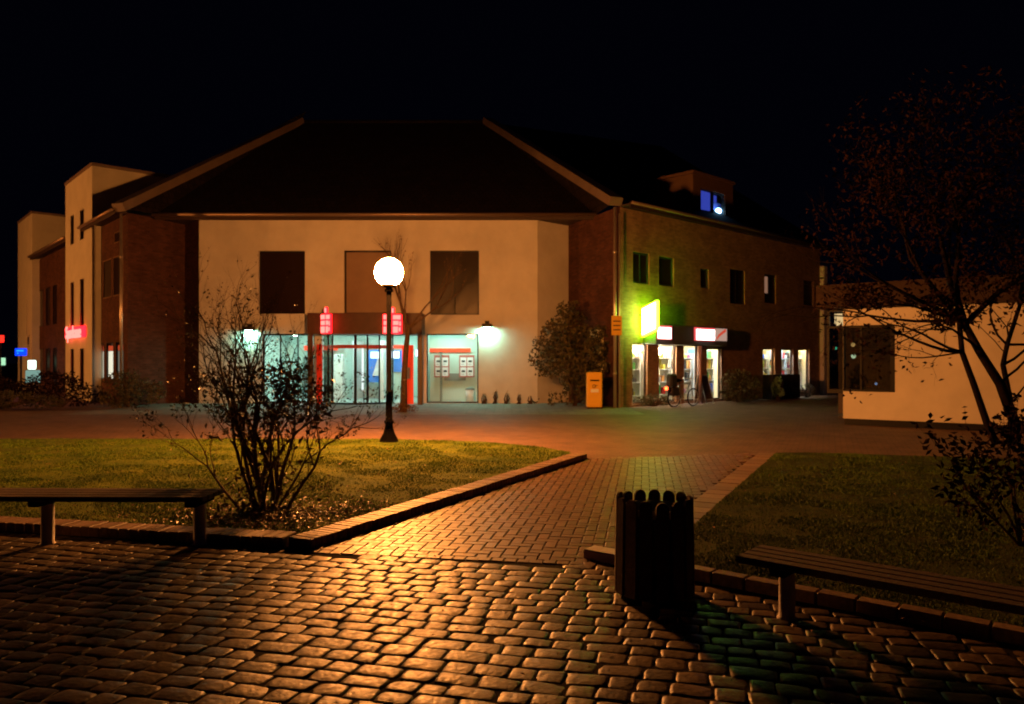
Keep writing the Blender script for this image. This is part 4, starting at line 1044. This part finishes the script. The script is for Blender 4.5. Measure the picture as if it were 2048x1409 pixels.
for p, dep in T_.tips:
    if (p.z < 2.3 and rs.random() < .7) or p.x < 6.1: continue
    for k in range(2 if p.z > 2.6 else 1): leafquad(m, p + Vector((rs.gauss(0, .12), rs.gauss(0, .12), rs.gauss(0, .12))), rs.uniform(.07, .12), rs)
c0 = P3(1885, 628, TY); leafcloud(m, tuple(c0), (.45, .4, .42), 420, .11, 3, -1)
c0 = P3(1900, 380, TY); leafcloud(m, tuple(c0), (2.4, 1.8, 2.3), 3200, .11, 4, -.02, 1.1, xmin=6.0)
c0 = P3(1780, 592, TY + .5); leafcloud(m, tuple(c0), (1.3, .8, .3), 500, .1, 6, -.1, xmin=6.1)
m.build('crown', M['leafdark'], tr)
# shrub on the right lawn
X_, Y_ = 4.45, 6.55
rsb = thing('shrub', (X_, Y_, .04), 'leafy brown shrub at the right edge behind the bench', 'shrub')
T_ = Tree(23)
for d_ in ((-.6, .1, 1), (-.2, -.2, 1.1), (.3, .1, 1.2), (-.4, .4, 1.1), (.6, -.1, .9), (-.9, -.1, .8)): T_.grow((X_, Y_, .03), d_, .55, .014, 3, .6, .1, (2, 3), 4, .7)
T_.wood.build('branches', M['bark'], rsb); m = MB()
for p, dep in T_.tips:
    if rs.random() < .8: leafquad(m, p, rs.uniform(.05, .09), rs)
leafcloud(m, (X_, Y_, .6), (.75, .6, .55), 900, .075, 7, -.05, 3, base_z=.06); m.build('foliage', M['leafdark'], rsb)

# ------------------------------------------------------------------ pavilion on the right
KD = Vector((.803, -.595)); KP = Vector((8.74, 19.8)); FK = Fr(KP, KD)
pv = thing('pavilion', (KP.x, KP.y, 0), 'low cream pavilion with dark flat roof and a corner shop window', 'building')
uk = FK.u(1790); KT = 3.05
zb_, zt_ = FK.z(0, 783), FK.z(0, 652)
hole = (.0, uk, zb_, zt_)
m = MB()
facade(m, FK, 0, 7.5, .17, KT, [(.004, uk, zb_, zt_)], .28); T = FK
m.quad(T(0, 0, .17), T(0, -.28, .17), T(0, -.28, zb_), T(0, 0, zb_)); m.quad(T(0, 0, zt_), T(0, -.28, zt_), T(0, -.28, KT), T(0, 0, KT)); m.build('wall', M['kiosk'], pv)
m = MB(); m.box(.03, 7.5, -.3, -.03, 0, .168, FK); m.build('plinth', M['frame'], pv)
m = MB(); m.box(-.55, 8.0, -5, .5, KT + .01, KT + .62, FK); m.build('roof', mat('pavilion_roof', (.030, .015, .009), .9, var=.3, vscale=2, bump=.5, bscale=8), pv)
bw_ = -.42
m = MB()
for a, b, c, d in ((bw_, uk - .003, zb_ - .06, zb_ + .05), (bw_, uk - .003, zt_ - .06, zt_ - .003), (uk - .12, uk - .003, zb_ + .05, zt_ - .06), (bw_, bw_ + .06, zb_ + .05, KT), (.40, .45, zb_ + .05, zt_ - .06)): m.box(a, b, -.16, -.06, c, d, FK)
m.box(bw_, .0, -.16, -.06, KT - .05, KT, FK)
fr = m.build('window_frame', M['frame'], pv)
m = MB(); m.box(bw_ + .05, uk - .1, -.12, -.11, zb_ + .03, zt_ - .03, FK); m.build('pane', M['dimglass'], fr)
m = MB(); m.quad(FK(bw_ - .3, -2.6, 0), FK(3, -2.6, 0), FK(3, -2.6, KT), FK(bw_ - .3, -2.6, KT)); m.quad(FK(uk + .2, -.3, 0), FK(uk + .2, -2.6, 0), FK(uk + .2, -2.6, KT), FK(uk + .2, -.3, KT)); m.quad(FK(bw_, -.3, .2), FK(uk, -.3, .2), FK(uk, -2.6, .2), FK(bw_, -2.6, .2))
m.build('room_wall', mat('dark_room', (.07, .05, .04), .8), pv)
m = MB(); m.box(bw_ + .08, -.06, -.6, -.55, zt_ + .03, KT - .08, FK); m.build('lit_pane', emis('lit_amber', (1, .68, .30), .75), pv)
def pend(px, py, r_, mt, label, w=-.5):
    u_ = FK.u(px, w); z_ = FK.z(u_, py, w); q = FK(u_, w, z_); t = thing('pendant_lamp', q, label, 'lamp', 'small lamps behind the pavilion glass')
    m = MB(); m.sphere(q, r_, 12, 8); m.build('bulb', mt, t); m = MB(); m.tube([(q[0], q[1], q[2] + r_), (q[0], q[1], KT)], .006, 4); m.build('cord', M['frame'], t)
pend(1706, 690, .055, emis('amber_bulb', (1, .5, .18), 1.2), 'amber pendant lamp glowing behind the pavilion glass')
pend(1707, 713, .06, emis('cream_bulb', (.9, 1, .7), 1.6), 'cream white pendant lamp just below the amber one')
pend(1672, 697, .035, emis('teal_bulb', (.1, .9, .6), 1.3), 'tiny teal light nearest the left edge of the pavilion window', -.35)
pend(1752, 768, .035, emis('blue_bulb', (.4, .5, 1), 1.2), 'tiny bluish light low in the pavilion window', -.6)
# potted plants behind the glass
for k, (px, h_) in ((1, (1716, 1.25)),):
    u_ = FK.u(px, -1.0); q = FK(u_, -1.0, .2)
    t = thing('potted_plant', q, ('tall dark plant behind the left end of the pavilion glass', 'bushy plant behind the middle of the pavilion glass')[k], 'plant', 'plants behind the pavilion glass')
    m = MB(); m.lathe([(.001, .2), (.14, .2), (.19, .5), (.001, .5)], 14, (q[0], q[1], 0)); m.build('pot', M['concrete'], t)
    m = MB(); leafcloud(m, (q[0], q[1], .5 + h_ * .5), (.3, .3, h_ * .5), 240, .13, 50 + k, -1); m.tube([(q[0], q[1], .5), (q[0], q[1], .5 + h_ * .8)], .02, 5); m.build('foliage', M['leafgreen'], t)

# ------------------------------------------------------------------ street furniture
def street_lamp(x, y, label):
    t = thing('street_lamp', (x, y, 0), label, 'street lamp', 'globe lamps on black posts')
    m = MB(); pr = [(.23, 0), (.23, .05), (.19, .07), (.17, .13), (.12, .22), (.085, .34), (.075, .42), (.095, .44), (.095, .48), (.07, .50), (.062, .9), (.058, 1.02), (.072, 1.03), (.072, 1.07), (.055, 1.08), (.052, 2.9), (.052, 3.05)]
    m.lathe(pr, 20, (x, y, .0)); m.build('post', M['black'], t)
    m = MB(); m.lathe([(.055, 3.05), (.09, 3.06), (.09, 3.10), (.06, 3.12), (.06, 3.14), (.14, 3.16), (.15, 3.20), (.12, 3.21), (.001, 3.21)], 20, (x, y, 0)); m.build('collar', M['black'], t)
    m = MB(); r_ = .285; zc_ = 3.45; n_ = 12; pr = []
    for i in range(n_ + 1):
        a = RAD(28) + (math.pi - RAD(28)) * i / n_; pr.append((max(.001, math.sin(a) * r_), zc_ - math.cos(a) * r_))
    m.lathe(pr, 20, (x, y, 0)); m.build('globe', M['globe'], t)
    return t
l1 = street_lamp(-2.46, 15.0, 'black post lamp with glowing orange globe at the back edge of the lawn')
l2 = copy_tree(l1); l2.location = (-31.0, 23.5, 0); l2['label'] = 'black post globe lamp farther left along the plaza beyond the picture'
for ch in l2.children:
    if ch.name.startswith('globe'): ch.data = ch.data.copy(); ch.data.materials[0] = M['globe2']

def bench(cx, cy, ang, length, z, legs, label, dep=.46, rleg=.055):
    t = thing('bench', (cx, cy, 0), label, 'bench', 'backless wooden benches facing the cobbles')
    ca_, sa_ = math.cos(ang), math.sin(ang); T = lambda x, y, zz: (cx + x * ca_ - y * sa_, cy + x * sa_ + y * ca_, zz)
    m = MB(); n_ = 4; g_ = .012; w_ = (dep - g_ * (n_ - 1)) / n_
    for k in range(n_): y0 = -dep / 2 + k * (w_ + g_); m.box(-length / 2, length / 2, y0, y0 + w_, z - .045, z, T, bev=.006)
    m.build('seat', M['wooddark'], t)
    for lx in legs:
        m = MB(); q = T(lx, 0, 0); m.lathe([(rleg * 1.25, .0), (rleg * 1.25, .02), (rleg, .03), (rleg, z - .10)], 16, q); m.build('leg', M['concrete'], t)
        m = MB(); m.box(lx - .05, lx + .05, -dep / 2 + .03, dep / 2 - .03, z - .098, z - .047, T, bev=.005); m.build('bracket', M['black'], t)
    return t
bench(-4.05, 6.75, RAD(-1), 2.75, .48, (-.13, 1.25), 'left backless wooden bench on round legs beside the lawn kerb')
bench(2.30, 4.32, RAD(-41), 1.95, .41, (-.72, .72), 'right backless bench in the shade behind the slatted bin', .40, .05)

# slatted litter bin
X_, Y_ = 1.00, 5.27
t = thing('litter_bin', (X_, Y_, .03), 'round litter bin of dark wooden slats with rounded tops', 'bin')
m = MB(); n_ = 15
for k in range(n_):
    a = 2 * math.pi * (k + .3) / n_; rad_ = .245; hw = .043; th = .020; hh = .715 + R.uniform(-.006, .006)
    dx, dy = math.cos(a), math.sin(a); tx, ty = -dy, dx; prof = [(-hw, .05), (hw, .05)]
    for i in range(9): q = math.pi * i / 8; prof.append((hw * math.cos(q), hh - hw + hw * math.sin(q)))
    fl = []
    for s_ in (0, 1):
        for (u_, z_) in prof:
            rr2 = rad_ + (th if s_ else 0) + .012 * (1 - z_ / .76)
            fl.append((X_ + dx * rr2 + tx * u_, Y_ + dy * rr2 + ty * u_, z_))
    N_ = len(prof); fs_ = [tuple(range(N_)), tuple(range(2 * N_ - 1, N_ - 1, -1))] + [(i, (i + 1) % N_, N_ + (i + 1) % N_, N_ + i) for i in range(N_)]
    m.add(fl, fs_)
m.build('slats', M['wooddark'], t)
for z_ in (.2, .58):
    m = MB(); m.torus((X_, Y_, z_), (1, 0, 0), (0, 1, 0), .237, .010, 32, 6); m.build('hoop', M['black'], t)
m = MB(); m.lathe([(.001, .06), (.20, .06), (.222, .64), (.21, .64), (.19, .08)], 28, (X_, Y_, 0)); m.build('liner', M['grey'], t)
m = MB(); m.lathe([(.20, .035), (.235, .035), (.235, .055), (.001, .055)], 28, (X_, Y_, 0)); m.build('base', M['black'], t)

for o in bpy.data.objects:
    if '_o' in o: del o['_o']
